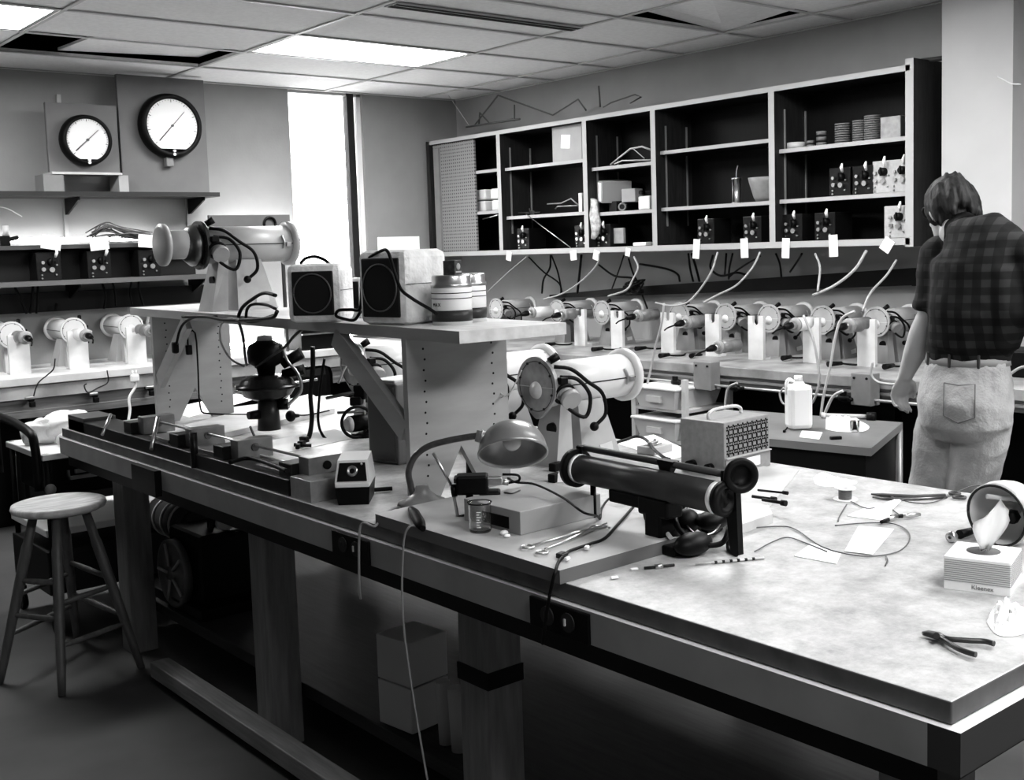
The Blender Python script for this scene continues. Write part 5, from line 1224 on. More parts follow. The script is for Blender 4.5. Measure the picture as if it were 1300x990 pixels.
sheet([(1100,650),(1140,632),(1144,636),(1130,650)], TZ+.003, 'small white paper corner sticking up next to the clips')
# scissors
sa, sb = at(1106,628,2,TZ+.004), at(1205,632,2,TZ+.004)
T = thing('scissors', 'dark scissors lying along the far edge of the table', 'scissors', (sa.x, sa.y, TZ))
S = lambda u, v, z=.004: at(u, v, 2, TZ+z)-Vector((sa.x, sa.y, TZ))
part(T, 'blade', MB().loft([S(1106,627), S(1120,628), S(1160,630), S(1200,628)], [(.002,.003),(.004,.009),(.004,.008),(.003,.004)], 10, ref=(0,0,1)), mat('scissor_dark', .08, .4)); part(T, 'blade', MB().loft([S(1108,631), S(1125,633), S(1165,633), S(1202,631)], [(.002,.003),(.003,.007),(.004,.006),(.003,.004)], 10, ref=(0,0,1)), DSTEEL)
part(T, 'finger_ring', MB().torus(S(1212,626,.006), .012, .0035, (0,0,1), 24, 8), mat('scissor_dark', .08, .4)); part(T, 'finger_ring', MB().torus(S(1218,631,.006), .014, .0035, (0,0,1), 24, 8), mat('scissor_dark', .08, .4))
# alligator clips
for a_, b_, l in (((1126,660),(1140,655),'small dark clip tool pointing left on the torn paper'), ((1143,655),(1168,653),'silver and dark alligator clip right of the torn paper')):
    A_, B_ = at(*a_,2,TZ+.008), at(*b_,2,TZ+.008)
    T = thing('alligator_clip', l, 'clip', A_); d_ = B_-A_
    part(T, 'jaw', MB().loft([(0,0,0), d_*.5, d_], [.003,.006,.004], 10), STEEL); part(T, 'grip', MB().cyl(d_*-.5, d_*.1, .004, .005, 10), RUBBER)
# thin wires on the tabletop
for pts, l in (([(940,671),(990,668),(1010,672),(1040,692),(1070,702),(1105,706),(1140,700),(1155,685),(1150,672),(1130,664),(1095,664),(1060,667)], 'thin wire making a large loop on the tabletop'),
               ([(958,700),(980,688),(1000,682),(1025,690),(1050,700)], 'thin wire running from the headphones to the loop'),
               ([(1080,636),(1100,645),(1125,643),(1140,652)], 'dark wire from the solder spool to the clip'),
               ([(1075,640),(1066,655),(1064,662)], 'short thin wire hanging from the spool'),
               ([(1125,706),(1127,712),(1124,718)], 'tiny wire end at the loop'),
               ([(1130,630),(1160,638),(1190,636),(1230,618),(1250,617)], 'pale wire from the lamp hood past the scissors')):
    cable('thin_wire', [at(u, v, 2, TZ+.003) for u, v in pts], .0014, mat('wire_grey', .1, .5), l, 'wire', 'thin wires on the bare tabletop', n=6)
# pencil like strip, small rods, chips
a_, b_ = at(883,716,2,TZ+.003), at(970,708,2,TZ+.003)
T = thing('striped_pencil', 'thin pale pipette with dark marks lying on the tabletop', 'pipette', a_)
d_ = b_-a_
part(T, 'tube', MB().loft([(0,0,0), d_*.2, d_*.25, d_], [.0012,.0015,.003,.0028], 10), LGREY)
for k in range(6): part(T, 'mark', MB().cyl(d_*(.27+.11*k), d_*(.29+.11*k+.02), .0032, None, 10), DARK)
a_, b_ = at(818,721,2,TZ+.004), at(856,717,2,TZ+.004)
T = thing('small_bolt', 'small dark rod with a silver middle lying near the table edge', 'rod', a_); d_ = b_-a_
part(T, 'rod', MB().cyl((0,0,0), d_, .003, None, 10), DARK); part(T, 'sleeve', MB().cyl(d_*.35, d_*.6, .0055, None, 12), STEEL)
for u, v, l in ((823,702,'white eraser chip near the board corner'), (780,733,'white scrap at the table edge'), (805,722,'tiny white crumb between the chips')):
    solo('paper_scrap', MB().box(at(u, v, 2, TZ+.003), (.016,.007,.004), rz=-.3, bev=.001), PAPER, l, 'scrap')
solo('glass_rod', MB().cyl(at(815,704,2,TZ+.003), at(880,695,2,TZ+.003), .0022, None, 8), LGREY, 'thin pale rod lying in front of the board', 'rod')
# tissue box
p0, p1, p2 = at(1198,747,2,TZ), at(1283,758,2,TZ), at(1299,730,2,TZ)
e = p1-p0; rz = math.atan2(e.y, e.x); W = e.length; nx = Vector((-math.sin(rz), math.cos(rz), 0)); DP = .115; H = .062
T = thing('tissue_box', 'white tissue box with fine horizontal lines and a tissue standing up', 'tissue box', (p0.x, p0.y, TZ), rz)
KB = mat('tissue_carton', .8, .5)
part(T, 'carton', MB().box((W/2, DP/2, H/2), (W, DP, H), bev=.001), KB)
st = MB()
for k in range(11):
    z = .018+k*.0038
    st.box((W/2, -.0004, z), (W*.99, .0012, .0012)); st.box((W+.0004, DP/2, z), (.0012, DP*.99, .0012))
part(T, 'printed_stripes', st, mat('stripe_grey', .25, .6))['kind'] = 'stuff'
part(T, 'brand_lettering', MB().text('Kleenex', .0115, (W*.42, -.0006, .006), (1,0,0), (0,0,1), .0004), mat('letter_grey', .2, .6))
part(T, 'opening', MB().lathe([(0,0),(.03,0),(.03,.0006),(0,.0006)], (W/2, DP*.55, H), (0,0,1), 24), mat('opening_dark', .1, .8))
tis = MB(); bm = tis.bm; rows = []
for i in range(8):
    t = i/7; row = []
    w = .012+.05*math.sin(t*2.3+.1)*(1 if t < .8 else .8)
    for j in range(9):
        s = j/8-.5
        row.append(bm.verts.new((W/2+s*w+.012*t+.01*t*t, DP*.55+.012*math.sin(s*9+t*2)*(1-t*.4)+.01*t, H+.002+.098*t-.03*abs(s-.15)*t*t*2)))
    rows.append(row)
for i in range(7):
    for j in range(8): f = bm.faces.new([rows[i][j], rows[i][j+1], rows[i+1][j+1], rows[i+1][j]]); f.smooth = True
bmesh.ops.solidify(bm, geom=bm.faces[:], thickness=.0012)
part(T, 'tissue', tis, mat('tissue', .9, .9))
# hood lamp lying on its side at the right edge
hc_ = at(1275, 655, 2, TZ+.06)
T = thing('lamp_hood', 'pale rounded metal lamp hood lying on its side at the right edge', 'lamp', (hc_.x, hc_.y, TZ))
axh = (Vector((-hc_.x, -hc_.y, 0)).normalized()*.75+Vector((-RGT.x,-RGT.y,0))*.65+Vector((0,0,-.1))).normalized()
prof = [(.004,-.085)]+[(.066*math.sin(math.radians(a)), -.085*math.cos(math.radians(a))) for a in range(12,91,13)]+[(.068,.0),(.068,.03),(.064,.03)]+[(.063*math.sin(math.radians(a)), -.08*math.cos(math.radians(a))) for a in range(86,5,-13)]+[(.004,-.08)]
part(T, 'hood', MB().lathe(prof, (0,0,.068), axh, 40), mat('hood_paint', .55, .3))
part(T, 'inner_rim', MB().torus(Vector((0,0,.068))+axh*.03, .064, .003, axh, 36, 6), DARK)
part(T, 'knob', MB().lathe([(0,.02),(.013,.02),(.015,.012),(.015,0),(0,0)], Vector((0,0,.068))+axh*.035+Vector((RGT.x,RGT.y,0))*.04, axh, 6), RUBBER)
part(T, 'socket', MB().cyl(Vector((0,0,.068))-axh*.04, Vector((0,0,.068))+axh*.02, .016, None, 16), LGREY)
part(T, 'crossbar', MB().cyl(Vector((0,0,.11))+axh*.03-Vector((RGT.x,RGT.y,0))*.02, Vector((0,0,.1))+axh*.03+Vector((RGT.x,RGT.y,0))*.05, .005, None, 10), LGREY)
a_, b_ = at(1206,682,2,TZ+.012), at(1240,672,2,TZ+.012)
T = thing('phone_plug', 'round metal connector with a black sleeve behind the tissue box', 'connector', a_); d_ = b_-a_
part(T, 'metal_ring', MB().lathe([(.004,0),(.011,0),(.012,.006),(.01,.014),(0,.014)], (0,0,0), d_, 20), STEEL); part(T, 'sleeve', MB().loft([d_*.35, d_*1.1], [.01,.006], 16), RUBBER)
# pliers
pj = at(1172,805,2,TZ+.008)
T = thing('pliers', 'dark cutting pliers lying open at the near end of the table', 'pliers', (pj.x, pj.y, TZ))
S = lambda u, v, z=.008: at(u, v, 2, TZ+z)-Vector((pj.x, pj.y, TZ))
PL = mat('plier_steel', .05, .35, metal=.3)
part(T, 'head', MB().loft([S(1171,804), S(1178,804), S(1190,807), S(1197,811)], [(.003,.004),(.005,.009),(.006,.01),(.004,.007)], 14, ref=(0,0,1)), PL)
part(T, 'pivot', MB().cyl(S(1189,807,.012), S(1189,807,.017), .005, None, 14), DSTEEL)
part(T, 'handle', MB().tube([S(1192,807), S(1205,811), S(1230,813), S(1250,814), S(1262,817)], .0045, 10), PL); part(T, 'handle', MB().tube([S(1192,809), S(1202,815), S(1218,824), S(1232,829), S(1239,831)], .0045, 10), PL)
# small things left of the tube near the lamp
for u, v, w, l in ((705,606,.04,'small black battery like box behind the grey metal box'), (707,592,.05,'flat black box beneath the lamp shade')):
    p = at(u, v, 2, TZ+.012); solo('small_box', MB().box(p, (w,.025,.024), rz=.2, bev=.003), BLACK, l, 'box')
p = at(712, 608, 2, TZ+.01); solo('folded_paper', MB().prism([(-.022,0),(.022,0),(0,.03)], (p.x, p.y, TZ+.001), (.75,-.65,0), (0,.15,1), (.001,.001,0)), PAPER, 'small white folded paper triangle standing by the black box', 'paper')
# tall black instrument tube left of middle (behind lamp shade)
p = at(627, 600, 2, TZ)
T = thing('black_column', 'tall black stepped cylinder standing behind the lamp shade', 'column', (1.98, 2.60, TZ))
zt_ = at(625, 430, 1, 2.60).z-TZ
part(T, 'lower_tube', MB().cyl((0,0,0),(0,0,zt_*.58),.026,None,24), BLACK); part(T, 'middle_tube', MB().cyl((0,0,zt_*.58),(0,0,zt_*.7),.019,None,24), BLACK); part(T, 'upper_tube', MB().cyl((0,0,zt_*.7),(0,0,zt_*.93),.028,None,24), BLACK)
part(T, 'collar', MB().cyl((0,0,zt_*.69),(0,0,zt_*.71),.031,None,24), DARK); part(T, 'top_rod', MB().cyl((0,0,zt_*.93),(0,0,zt_),.006,None,12), DSTEEL); part(T, 'side_knob', MB().cyl((.02,-.02,zt_*.22),(.05,-.05,zt_*.22),.014,None,14), BLACK)
p = at(625, 592, 2, TZ+.02); cable('cord', [at(u, v, 2, TZ+.006) for u, v in ((605,599),(620,600),(636,600),(640,592),(632,588))], .006, RUBBER, 'thick black cord coiled behind the near riser leg')
cable('thin_wire', [at(u, v, 0, 1.93) for u, v in ((604,484),(612,483),(625,490),(640,502),(646,500),(655,485),(662,470))], .0016, LGREY, 'thin pale wire slung behind the lamp', 'wire')
cable('thin_wire', [at(u, v, 0, 1.93) for u, v in ((604,510),(615,514),(625,508),(640,503))], .0016, LGREY, 'second thin pale wire behind the black column', 'wire')
solo('metal_chassis', MB().box(at(662,568,2,TZ+.03), (.17,.05,.05), rz=.1, bev=.003), GREY, 'low grey metal chassis behind the lamp shade', 'chassis')
# small electronics tray with coiled cord behind tube
p = at(795, 575, 2, TZ); 
T = thing('small_tray', 'small open metal tray with parts right of the barrel apparatus', 'tray', (2.55, 2.42, TZ), .1)
part(T, 'tray', MB().box((0,0,.012),(.09,.07,.024),bev=.002), MID); part(T, 'parts', MB().box((-.01,0,.03),(.03,.02,.014),bev=.003).cyl((.02,.01,.024),(.02,.01,.04),.008).cyl((-.03,.02,.024),(.01,-.02,.03),.003), STEEL)
cable('coiled_cord', [at(u, v, 2, TZ+.03) for u, v in ((776,566),(785,561),(795,558),(808,554),(820,558),(830,570),(842,580),(850,583))], .005, RUBBER, 'black coiled cord curving behind the dark tube', 'cable')
sheet([(780,562),(850,585),(880,575),(830,552)], TZ+.0006, 'white paper sheet behind the dark tube')
# ------------------------------------------------------------------ wooden stool
sx_, sy_ = 1.30, 4.24
SW = mat('stool_wood', .1, .5, .3, 10, stretch=(4,4,.6)); SEATW = mat('stool_seat_wood', .66, .5, .35, 9, stretch=(1,5,1), v2=.8)
SH_ = .625
T = thing('wooden_stool', 'round wooden stool with four splayed legs beside the far corner of the table', 'stool', (sx_, sy_, 0))
part(T, 'seat', MB().lathe([(0,0),(.145,0),(.162,.008),(.167,.018),(.163,.03),(.15,.034),(.13,.031),(0,.029)], (0,0,SH_-.032), n=48), SEATW)
feet = [Vector((-.12,-.28,0)), Vector((.19,-.21,0)), Vector((.12,.28,0)), Vector((-.25,-.0,0))]
tops = [f*.36+Vector((0,0,SH_-.03)) for f in feet]
def lp(i, z): return feet[i].lerp(tops[i], z/(SH_-.03))
for i in range(4):
    a, b = feet[i], tops[i]
    part(T, 'leg', MB().loft([a, a.lerp(b,.15), a.lerp(b,.55), a.lerp(b,.8), a.lerp(b,.83), b], [.013,.016,.019,.02,.017,.016], 14), SW)
for i, j, z, k in ((0,1,.16,0),(1,2,.2,0),(2,3,.16,0),(3,0,.24,0),(0,1,.3,0),(1,2,.34,0),(2,3,.3,0),(3,0,.36,0)):
    a, b = lp(i, z), lp(j, z+.01)
    part(T, 'rung', MB().loft([a, a.lerp(b,.12), a.lerp(b,.5), a.lerp(b,.88), b], [.006,.009,.011,.009,.006], 10), SW)
# ------------------------------------------------------------------ trolley cart at the far left
c0, c1 = at(60,577,2,.74), at(116,563,2,.74)
cx0, cy0 = c0.x-.02, c0.y-.0
T = thing('trolley_cart', 'dark wheeled trolley with a bright top, loaded with white towels', 'cart', (cx0+.3, cy0+.3, 0))
part(T, 'top_shelf', MB().bb((cx0-.0, cy0, .715), (cx0+.62, cy0+.5, .74), bev=.004), mat('cart_top', .75, .35), True)
part(T, 'middle_shelf', MB().bb((cx0, cy0+.02, .40), (cx0+.75, cy0+.5, .43), bev=.004), mat('cart_top', .75, .35), True)
part(T, 'lower_shelf', MB().bb((cx0, cy0+.02, .16), (cx0+.75, cy0+.5, .34), bev=.004), mat('cart_low', .03, .5), True)
for x in (cx0+.02, cx0+.6):
    for y in (cy0+.02, cy0+.48):
        part(T, 'post', MB().cyl((x, y, .08), (x, y, .74), .012, None, 12), BLACK, True)
        w = part(T, 'caster_fork', MB().box((x, y, .09), (.03,.03,.03), bev=.003), DSTEEL, True)
        part(w, 'wheel', MB().cyl((x-.012, y, .038), (x+.012, y, .038), .037, None, 22), RUBBER, True, root=T)
part(T, 'push_handle', MB().tube([(cx0-.02, cy0+.55, .60), (cx0-.02, cy0+.55, .82), (cx0-.02, cy0+.42, .85), (cx0-.02, cy0+.10, .83), (cx0-.02, cy0+.02, .78), (cx0-.02, cy0, .60)], .018, 12, 6), BLACK, True)
part(T, 'drawer_unit', MB().bb((cx0+.04, cy0+.03, .56), (cx0+.6, cy0+.45, .714), bev=.004), BLACK, True)
d = part(T, 'drawer_strip', MB().bb((cx0+.1, cy0+.02, .62), (cx0+.42, cy0+.03, .635)).bb((cx0+.13, cy0+.015, .645), (cx0+.40, cy0+.03, .66)).bb((cx0+.1,cy0+.02,.62),(cx0+.11,cy0+.03,.66)), mat('strip_metal', .3, .4, metal=.6), True)
part(T, 'knob', MB().sphere((cx0+.02, cy0-.01, .6), .022), mat('knob_brown', .2, .4), True)
random.seed(9)
def towel(loc, sc, rz, label):
    m_ = MB().sphere((0,0,0), 1, (1,1,1), 28, 16)
    for v in m_.bm.verts:
        n_ = v.co.normalized(); v.co *= 1+.1*math.sin(n_.x*5+n_.y*3)+.07*math.sin(n_.y*9+n_.z*4)
        v.co.z = max(v.co.z, -.7)
    R = Matrix.Rotation(rz, 4, 'Z'); bmesh.ops.transform(m_.bm, matrix=Matrix.Translation(loc)@R@Matrix.Diagonal((*sc,1)), verts=m_.bm.verts)
    return solo('folded_towel', m_, mat('towel', .85, .9, bump=.3, bscale=60), label, 'towel', 'white towels on the trolley')
q = at(84, 540, 2, .80)
towel((q.x-.0, q.y, .80), (.13,.10,.06), .3, 'big white towel bundle heaped on the trolley')
towel((q.x-.12, q.y-.03, .785), (.07,.05,.06), -.4, 'white towel roll beside the trolley handle')
towel((q.x-.03, q.y-.16, .765), (.06,.04,.035), .1, 'small white towel roll at the front of the trolley')
towel((q.x+.08, q.y-.16, .765), (.07,.045,.035), .2, 'small white towel roll at the front right of the trolley')
solo('paper_sheet', MB().box((q.x+.24, q.y-.05, .7415), (.2,.25,.002), rz=.1), PAPER, 'white paper lying on the trolley top right of the towels', 'paper')
# dark chair piece / equipment left edge
T = thing('equipment_cabinet', 'dark low equipment cabinet at the left edge behind the stool', 'cabinet', (.9, 5.6, 0))
part(T, 'body', MB().bb((.55, 5.4, 0), (1.24, 5.9, .68), bev=.006), BLACK, True); part(T, 'edge_strip', MB().bb((.5, 5.3, .40), (1.2, 5.395, .43)), LGREY, True)
# ------------------------------------------------------------------ things stored under the big table
T = thing('vacuum_pump', 'black motor driven pump with a belt wheel under the far end of the table', 'pump', (1.80, 4.17, .181))
part(T, 'base', MB().box((0,-.03,.02),(.3,.62,.04),bev=.005), BLACK)
part(T, 'motor', MB().loft([(0,.0,.27),(0,.34,.27)], [.075,.075], 28).loft([(0,-.02,.27),(0,.0,.27)], [.05,.075], 28), mat('motor_dark', .05, .35))
part(T, 'motor_ring', MB().torus((0,.10,.27), .077, .006, (0,1,0), 32, 8).torus((0,.18,.27), .077, .006, (0,1,0), 32, 8).torus((0,.26,.27), .077, .006, (0,1,0), 32, 8), LGREY)
part(T, 'pump_body', MB().box((0,-.14,.17),(.24,.30,.26),bev=.02), BLACK)
part(T, 'belt_wheel', MB().lathe([(.0,0),(.03,0),(.03,.01),(.11,.01),(.12,0),(.13,0),(.13,.03),(0,.03)], (-.16,-.10,.136), (1,0,0), 40), mat('wheel_dark', .12, .4))
for k in range(5):
    a = 2*PI*k/5; part(T, 'spoke', MB().cyl((-.163,-.10+.03*math.cos(a),.136+.03*math.sin(a)), (-.163,-.10+.115*math.cos(a),.136+.115*math.sin(a)), .006, None, 8), mat('spoke_grey', .3, .4))
part(T, 'oil_cup', MB().sphere((.0,-.25,.34), .04), LGREY); part(T, 'pipe', MB().tube([(-.02,-.16,.25),(-.02,-.17,.4),(0,-.21,.42),(0,-.25,.36)], .012), BLACK)
part(T, 'clutter', MB().torus((0,-.2,.32), .04, .008, (1,.3,0)).cyl((-.05,-.2,.25),(-.05,-.26,.36),.01), BLACK)
for z, l in ((.182,'lower of two grey cartons stacked on the shelf under the table'), (.312,'upper of two grey cartons stacked on the shelf under the table')):
    solo('carton', MB().box((1.72, 2.58, z+.064), (.14,.14,.126), rz=.12, bev=.003), mat('under_carton', .38, .7), l, 'carton', 'cartons under the table')
for y, l, r in ((2.40,'left pale tube standing under the table beside the cartons',.02), (2.34,'right pale tube standing under the table beside the cartons',.023)):
    solo('cardboard_tube', MB().cyl((1.70, y, .181), (1.70, y+.01, .35), r, None, 20), mat('tube_board', .35, .7), l, 'tube', 'tubes under the table')
solo('rounded_block', MB().box((1.69, 3.34, .235), (.1,.1,.105), bev=.03), mat('block_pale', .3, .6), 'rounded grey block on the shelf beside the second table leg', 'block')
# ------------------------------------------------------------------ desk with jug
D0, D1, D2 = at(1106,569,2,.72), at(1146,536,2,.72), at(978,557,2,.72)
ex = (D0-D2); ex.z = 0; ey = (D1-D0); ey.z = 0
FL = D0-ex.normalized()*.75; BR = D0+ey; BL = FL+ey
T = thing('steel_desk', 'dark steel desk with a light rimmed top, beside the standing person', 'desk', ((D0.x+BL.x)/2, (D0.y+BL.y)/2, 0))
def hz(P, z0, z1): return MB().hexa([(p.x,p.y,z0) for p in P], [(p.x,p.y,z1) for p in P])
PD = [D0, BR, BL, FL]
q = hz(PD, .69, .72); bmesh.ops.recalc_face_normals(q.bm, faces=q.bm.faces); q.bm.normal_update()
for f in q.bm.faces:
    if abs(f.normal.z) < .5: f.material_index = 1
part(T, 'desktop', q, [mat('desk_top', .16, .45, .2, 6), mat('desk_rim', .5, .3, metal=.5)], True)
cc = sum(PD, Vector())/4
PI_ = [cc+(p-cc)*.93 for p in PD]
part(T, 'pedestal', hz(PI_, .05, .69), mat('desk_body', .02, .5), True)
for p in PI_[1:2]: part(T, 'leg', MB().cyl((cc.x+(p.x-cc.x)*1.04, cc.y+(p.y-cc.y)*1.04, 0), (cc.x+(p.x-cc.x)*1.04, cc.y+(p.y-cc.y)*1.04, .69), .014, None, 12), mat('desk_leg', .3, .4, metal=.5), True)
p = at(1014, 544, 2, .72)
T = thing('plastic_jug', 'translucent white plastic jug with a cap standing on the desk', 'jug', (p.x, p.y, .72), math.radians(-35))
H = .185
JUG = mat('jug_plastic', .9, .35)
jb = MB(); 
for a_ in ((0),): jb.box((0,0,H/2), (.1,.085,H), bev=.02)
part(T, 'body', jb, JUG); part(T, 'shoulder', MB().loft([(0,0,H-.01),(0,0,H+.012)], [.035,.02], 24), JUG)
part(T, 'cap', MB().cyl((.0,0,H+.005),(.0,0,H+.035),.017,None,20), mat('cap_white', .75, .4)); part(T, 'handle', MB().tube([(-.02,0,H+.01),(-.04,0,H+.02),(-.05,0,H),(-.048,0,H-.04)], .008, 10), JUG)
def dsheet(pts, label, h=.0015, th=.0015):
    P = [at(u, v, 2, .7205) for u, v in pts]; return solo('paper_sheet', hz(P, .7206, .7206+th), PAPER, label, 'paper')
dsheet([(1015,555),(1040,558),(1044,549),(1018,547)], 'thin pale paper on the desk in front of the jug')
crumple([(1048,545),(1050,528),(1060,528),(1068,535),(1085,533),(1103,541),(1095,548),(1065,548)], .7205, .022, 'white cloth heap on the desk near the hand', 'white_cloth')
p = at(1061, 556, 2, .725); solo('small_box', MB().box(p, (.045,.018,.014), rz=-.5, bev=.003), BLACK, 'small black battery lying on the desk', 'battery')
p = at(996, 547, 2, .725); solo('small_clip', MB().box(p, (.03,.01,.01), rz=.5, bev=.002).cyl(p, p+Vector((.02,.0,.012)), .003), BLACK, 'small dark clip on the desk left of the jug', 'clip')
a_, b_ = at(1045, 527, 2, .735), at(1112, 529, 2, .735)
T = thing('hand_drill', 'slim metal rod tool with a black end lying at the back of the desk', 'tool', a_); d_ = b_-a_
part(T, 'rod', MB().cyl((0,0,0), d_*.85, .009, None, 12), mat('tool_grey', .4, .4)); part(T, 'end', MB().cyl(d_*.83, d_, .018, .02, 16), BLACK); part(T, 'nozzle', MB().cyl(d_*-.03, d_*.05, .014, .01, 12), LGREY)
p = at(1085, 548, 2, .7206)
T = thing('glass_dish', 'small clear glass on the desk in front of the white cloth', 'glass', p)
part(T, 'glass', MB().lathe([(0,0),(.018,0),(.02,.045),(.018,.045),(.016,.003),(0,.003)], n=24), GLASS)
# black machine right of the person on the bench
p = at(1275, 455, 0, 4.95)
T = thing('vacuum_gauge_unit', 'dark piece of equipment with chrome knobs on the bench right of the person', 'equipment', (4.95, p.y, BZ))
part(T, 'body', MB().box((0,.0,.06),(.2,.30,.12),bev=.01), BLACK); part(T, 'chrome_dial', MB().torus((-.105,-.02,.08), .028, .008, (1,0,0), 24, 8), STEEL); part(T, 'dial_face', MB().cyl((-.1,-.02,.08),(-.105,-.02,.08),.03,None,20), DARK); part(T, 'knob', MB().cyl((-.1,.07,.04),(-.12,.07,.04),.014,None,14), STEEL)
q = at(1265, 440, 0, 4.95)
T = thing('hook_weight', 'black weight with a pale wire loop beyond the back of the person', 'weight', (4.9, q.y, BZ+.12))
part(T, 'weight', MB().cyl((0,0,0),(0,0,.04),.022,None,18), BLACK); part(T, 'loop', MB().torus((0,0,.065), .024, .003, (1,0,0), 24, 6), LEAD)
cable('lead', [at(u, v, 0, 4.6) for u, v in ((1278,480),(1285,473),(1295,467),(1310,463))], .006, LEAD, 'pale lead coming in from the right edge below the pillar')
# gooseneck of wires: thin curl on pillar
q = at(1266, 98, 0, 5.27)
cable('thin_wire', [at(u, v, 0, 5.275) for u, v in ((1266,97),(1274,101),(1284,106),(1296,107))], .003, WHITE, 'thin white wire curling out from the pillar', 'wire')
# panel board standing behind the riser apparatus, added lamp tubes behind it
a_, b_ = at(265,273,1,6.6), at(368,273,1,6.6); zl = at(265,300,1,6.6).z
PXA, PXB = at(265,290,1,7.2).x, at(368,290,1,7.2).x
T = thing('panel_board', 'grey instrument panel with a round dark dial standing behind the riser apparatus', 'panel', ((a_.x+b_.x)/2, 6.62, LBZ))
part(T, 'panel', MB().bb((a_.x, 6.6, a_.z-.14), (b_.x, 6.625, a_.z), bev=.003), mat('panel_grey', .1, .6, .1, 8), True)
for x in (a_.x+.06, b_.x-.06): part(T, 'post', MB().bb((x-.01, 6.605, LBZ), (x+.01, 6.62, a_.z-.13)), DSTEEL, True)
c_ = at(342,282,1,6.6); part(T, 'dial', MB().torus((c_.x, 6.595, c_.z-.01), .04, .009, (0,1,0), 28, 8), BLACK, True)
# tall white side sheet left of the cabinet
a_, b_ = at(481,301,1,6.9), at(533,318,1,6.9)
solo('white_board', MB().bb((a_.x, 6.9, at(490,330,1,6.9).z), (b_.x, 6.92, a_.z)).bb(((a_.x+b_.x)/2-.01, 6.9, LBZ if False else BZ), ((a_.x+b_.x)/2+.01, 6.915, at(490,330,1,6.9).z)), PAPER, 'white board on a thin post behind the larger foam box', 'board')
# strip lamps; the two behind the panel are added for the wall glow
LAMPE = mat('strip_lamp_glow', .9, .4, emit=14.)
ADDED_GLOW = mat('added_lamp_glow', .9, .4, emit=50.)
def strip(x0, x1, y, z, label, axis='x', m=LAMPE):
    T = thing('strip_lamp', label, 'lamp', ((x0+x1)/2, y, z))
    h = (x1-x0)/2
    part(T, 'tube', MB().cyl((-h,0,.03),(h,0,.03),.014,None,14), m); part(T, 'housing', MB().bb((-h-.02,-.025,0),(h+.02,.025,.012)), WHITE)
    for s in (-1,1): part(T, 'socket', MB().box((s*(h+.01),0,.025),(.02,.03,.04),bev=.003), WHITE)
strip(-.9, 2.95, 7.2, zt2+.002, 'fluorescent strip lamp lying behind the labels on the lower back wall shelf')
strip(PXA, PXB+.4, 7.12, LBZ, 'added strip lamp on the back bench behind the grey panel, brightening the wall', m=ADDED_GLOW)
strip(PXA+.05, PXB+.1, 7.2, 1.60, 'added upper strip lamp behind the grey panel, brightening the wall', m=ADDED_GLOW)
# ------------------------------------------------------------------ the standing person
PX = 3.60; PY = at(1228, 450, 0, PX).y
AZ = math.radians(97)
MAN = thing('person', 'person in a dark plaid shirt and pale trousers, back turned, looking down', 'person', (PX, PY, 0), -AZ)
SKIN = mat('skin', .42, .5, .05, 12)
HAIR = mat('hair', .01, .55, .6, 38, stretch=(1,1,.25), v2=.028, spec=.3, bump=.5, bscale=60)
JEAN = mat('pale_corduroy', .4, .8, .2, 7, bump=.2, bscale=120)
SHIRT = bpy.data.materials.new('plaid_shirt'); SHIRT.use_nodes = True
if True:
    nt = SHIRT.node_tree; N = nt.nodes; L = nt.links; b = N['Principled BSDF']; b.inputs['Roughness'].default_value = .85
    b.inputs['Specular IOR Level'].default_value = .2
    tc = N.new('ShaderNodeTexCoord'); sx = N.new('ShaderNodeSeparateXYZ'); L.new(tc.outputs['Object'], sx.inputs[0])
    def band2(sock, per):
        a_ = N.new('ShaderNodeMath'); a_.operation = 'MULTIPLY'; a_.inputs[1].default_value = 1/per; L.new(sock, a_.inputs[0])
        f_ = N.new('ShaderNodeMath'); f_.operation = 'FRACT'; L.new(a_.outputs[0], f_.inputs[0])
        g_ = N.new('ShaderNodeMath'); g_.operation = 'GREATER_THAN'; g_.inputs[1].default_value = .5; L.new(f_.outputs[0], g_.inputs[0]); return g_.outputs[0]
    ad = N.new('ShaderNodeMath'); ad.operation = 'ADD'; L.new(band2(sx.outputs['X'], .05), ad.inputs[0]); L.new(band2(sx.outputs['Z'], .05), ad.inputs[1])
    dv = N.new('ShaderNodeMath'); dv.operation = 'MULTIPLY'; dv.inputs[1].default_value = .5; L.new(ad.outputs[0], dv.inputs[0])
    cr = N.new('ShaderNodeValToRGB'); cr.color_ramp.interpolation = 'CONSTANT'
    cr.color_ramp.elements[0].color = (.002,.002,.002,1); cr.color_ramp.elements[1].position = .75; cr.color_ramp.elements[1].color = (.02,.02,.02,1)
    e_ = cr.color_ramp.elements.new(.4); e_.color = (.006,.006,.006,1)
    L.new(dv.outputs[0], cr.inputs[0]); L.new(cr.outputs[0], b.inputs['Base Color'])
def fleshed(name, parent, mb, m, voxel, smooth=3, label=None, disp=None):
    o = part(parent, name, mb, m, label=label)
    r = o.modifiers.new('r', 'REMESH'); r.mode = 'VOXEL'; r.voxel_size = voxel; r.use_smooth_shade = True
    s = o.modifiers.new('s', 'SMOOTH'); s.iterations = smooth; s.factor = .5
    if disp:
        tx = bpy.data.textures.new(name+'_folds', 'CLOUDS'); tx.noise_scale = disp[1]
        d = o.modifiers.new('d', 'DISPLACE'); d.texture = tx; d.strength = disp[0]; d.mid_level = .5
    # bake the modifiers into the mesh so that it is one plain surface
    dg = bpy.context.evaluated_depsgraph_get(); me = bpy.data.meshes.new_from_object(o.evaluated_get(dg)); old = o.data
    o.modifiers.clear(); o.data = me; me.name = name
    for p in me.polygons: p.use_smooth = True
    return o
V = Vector
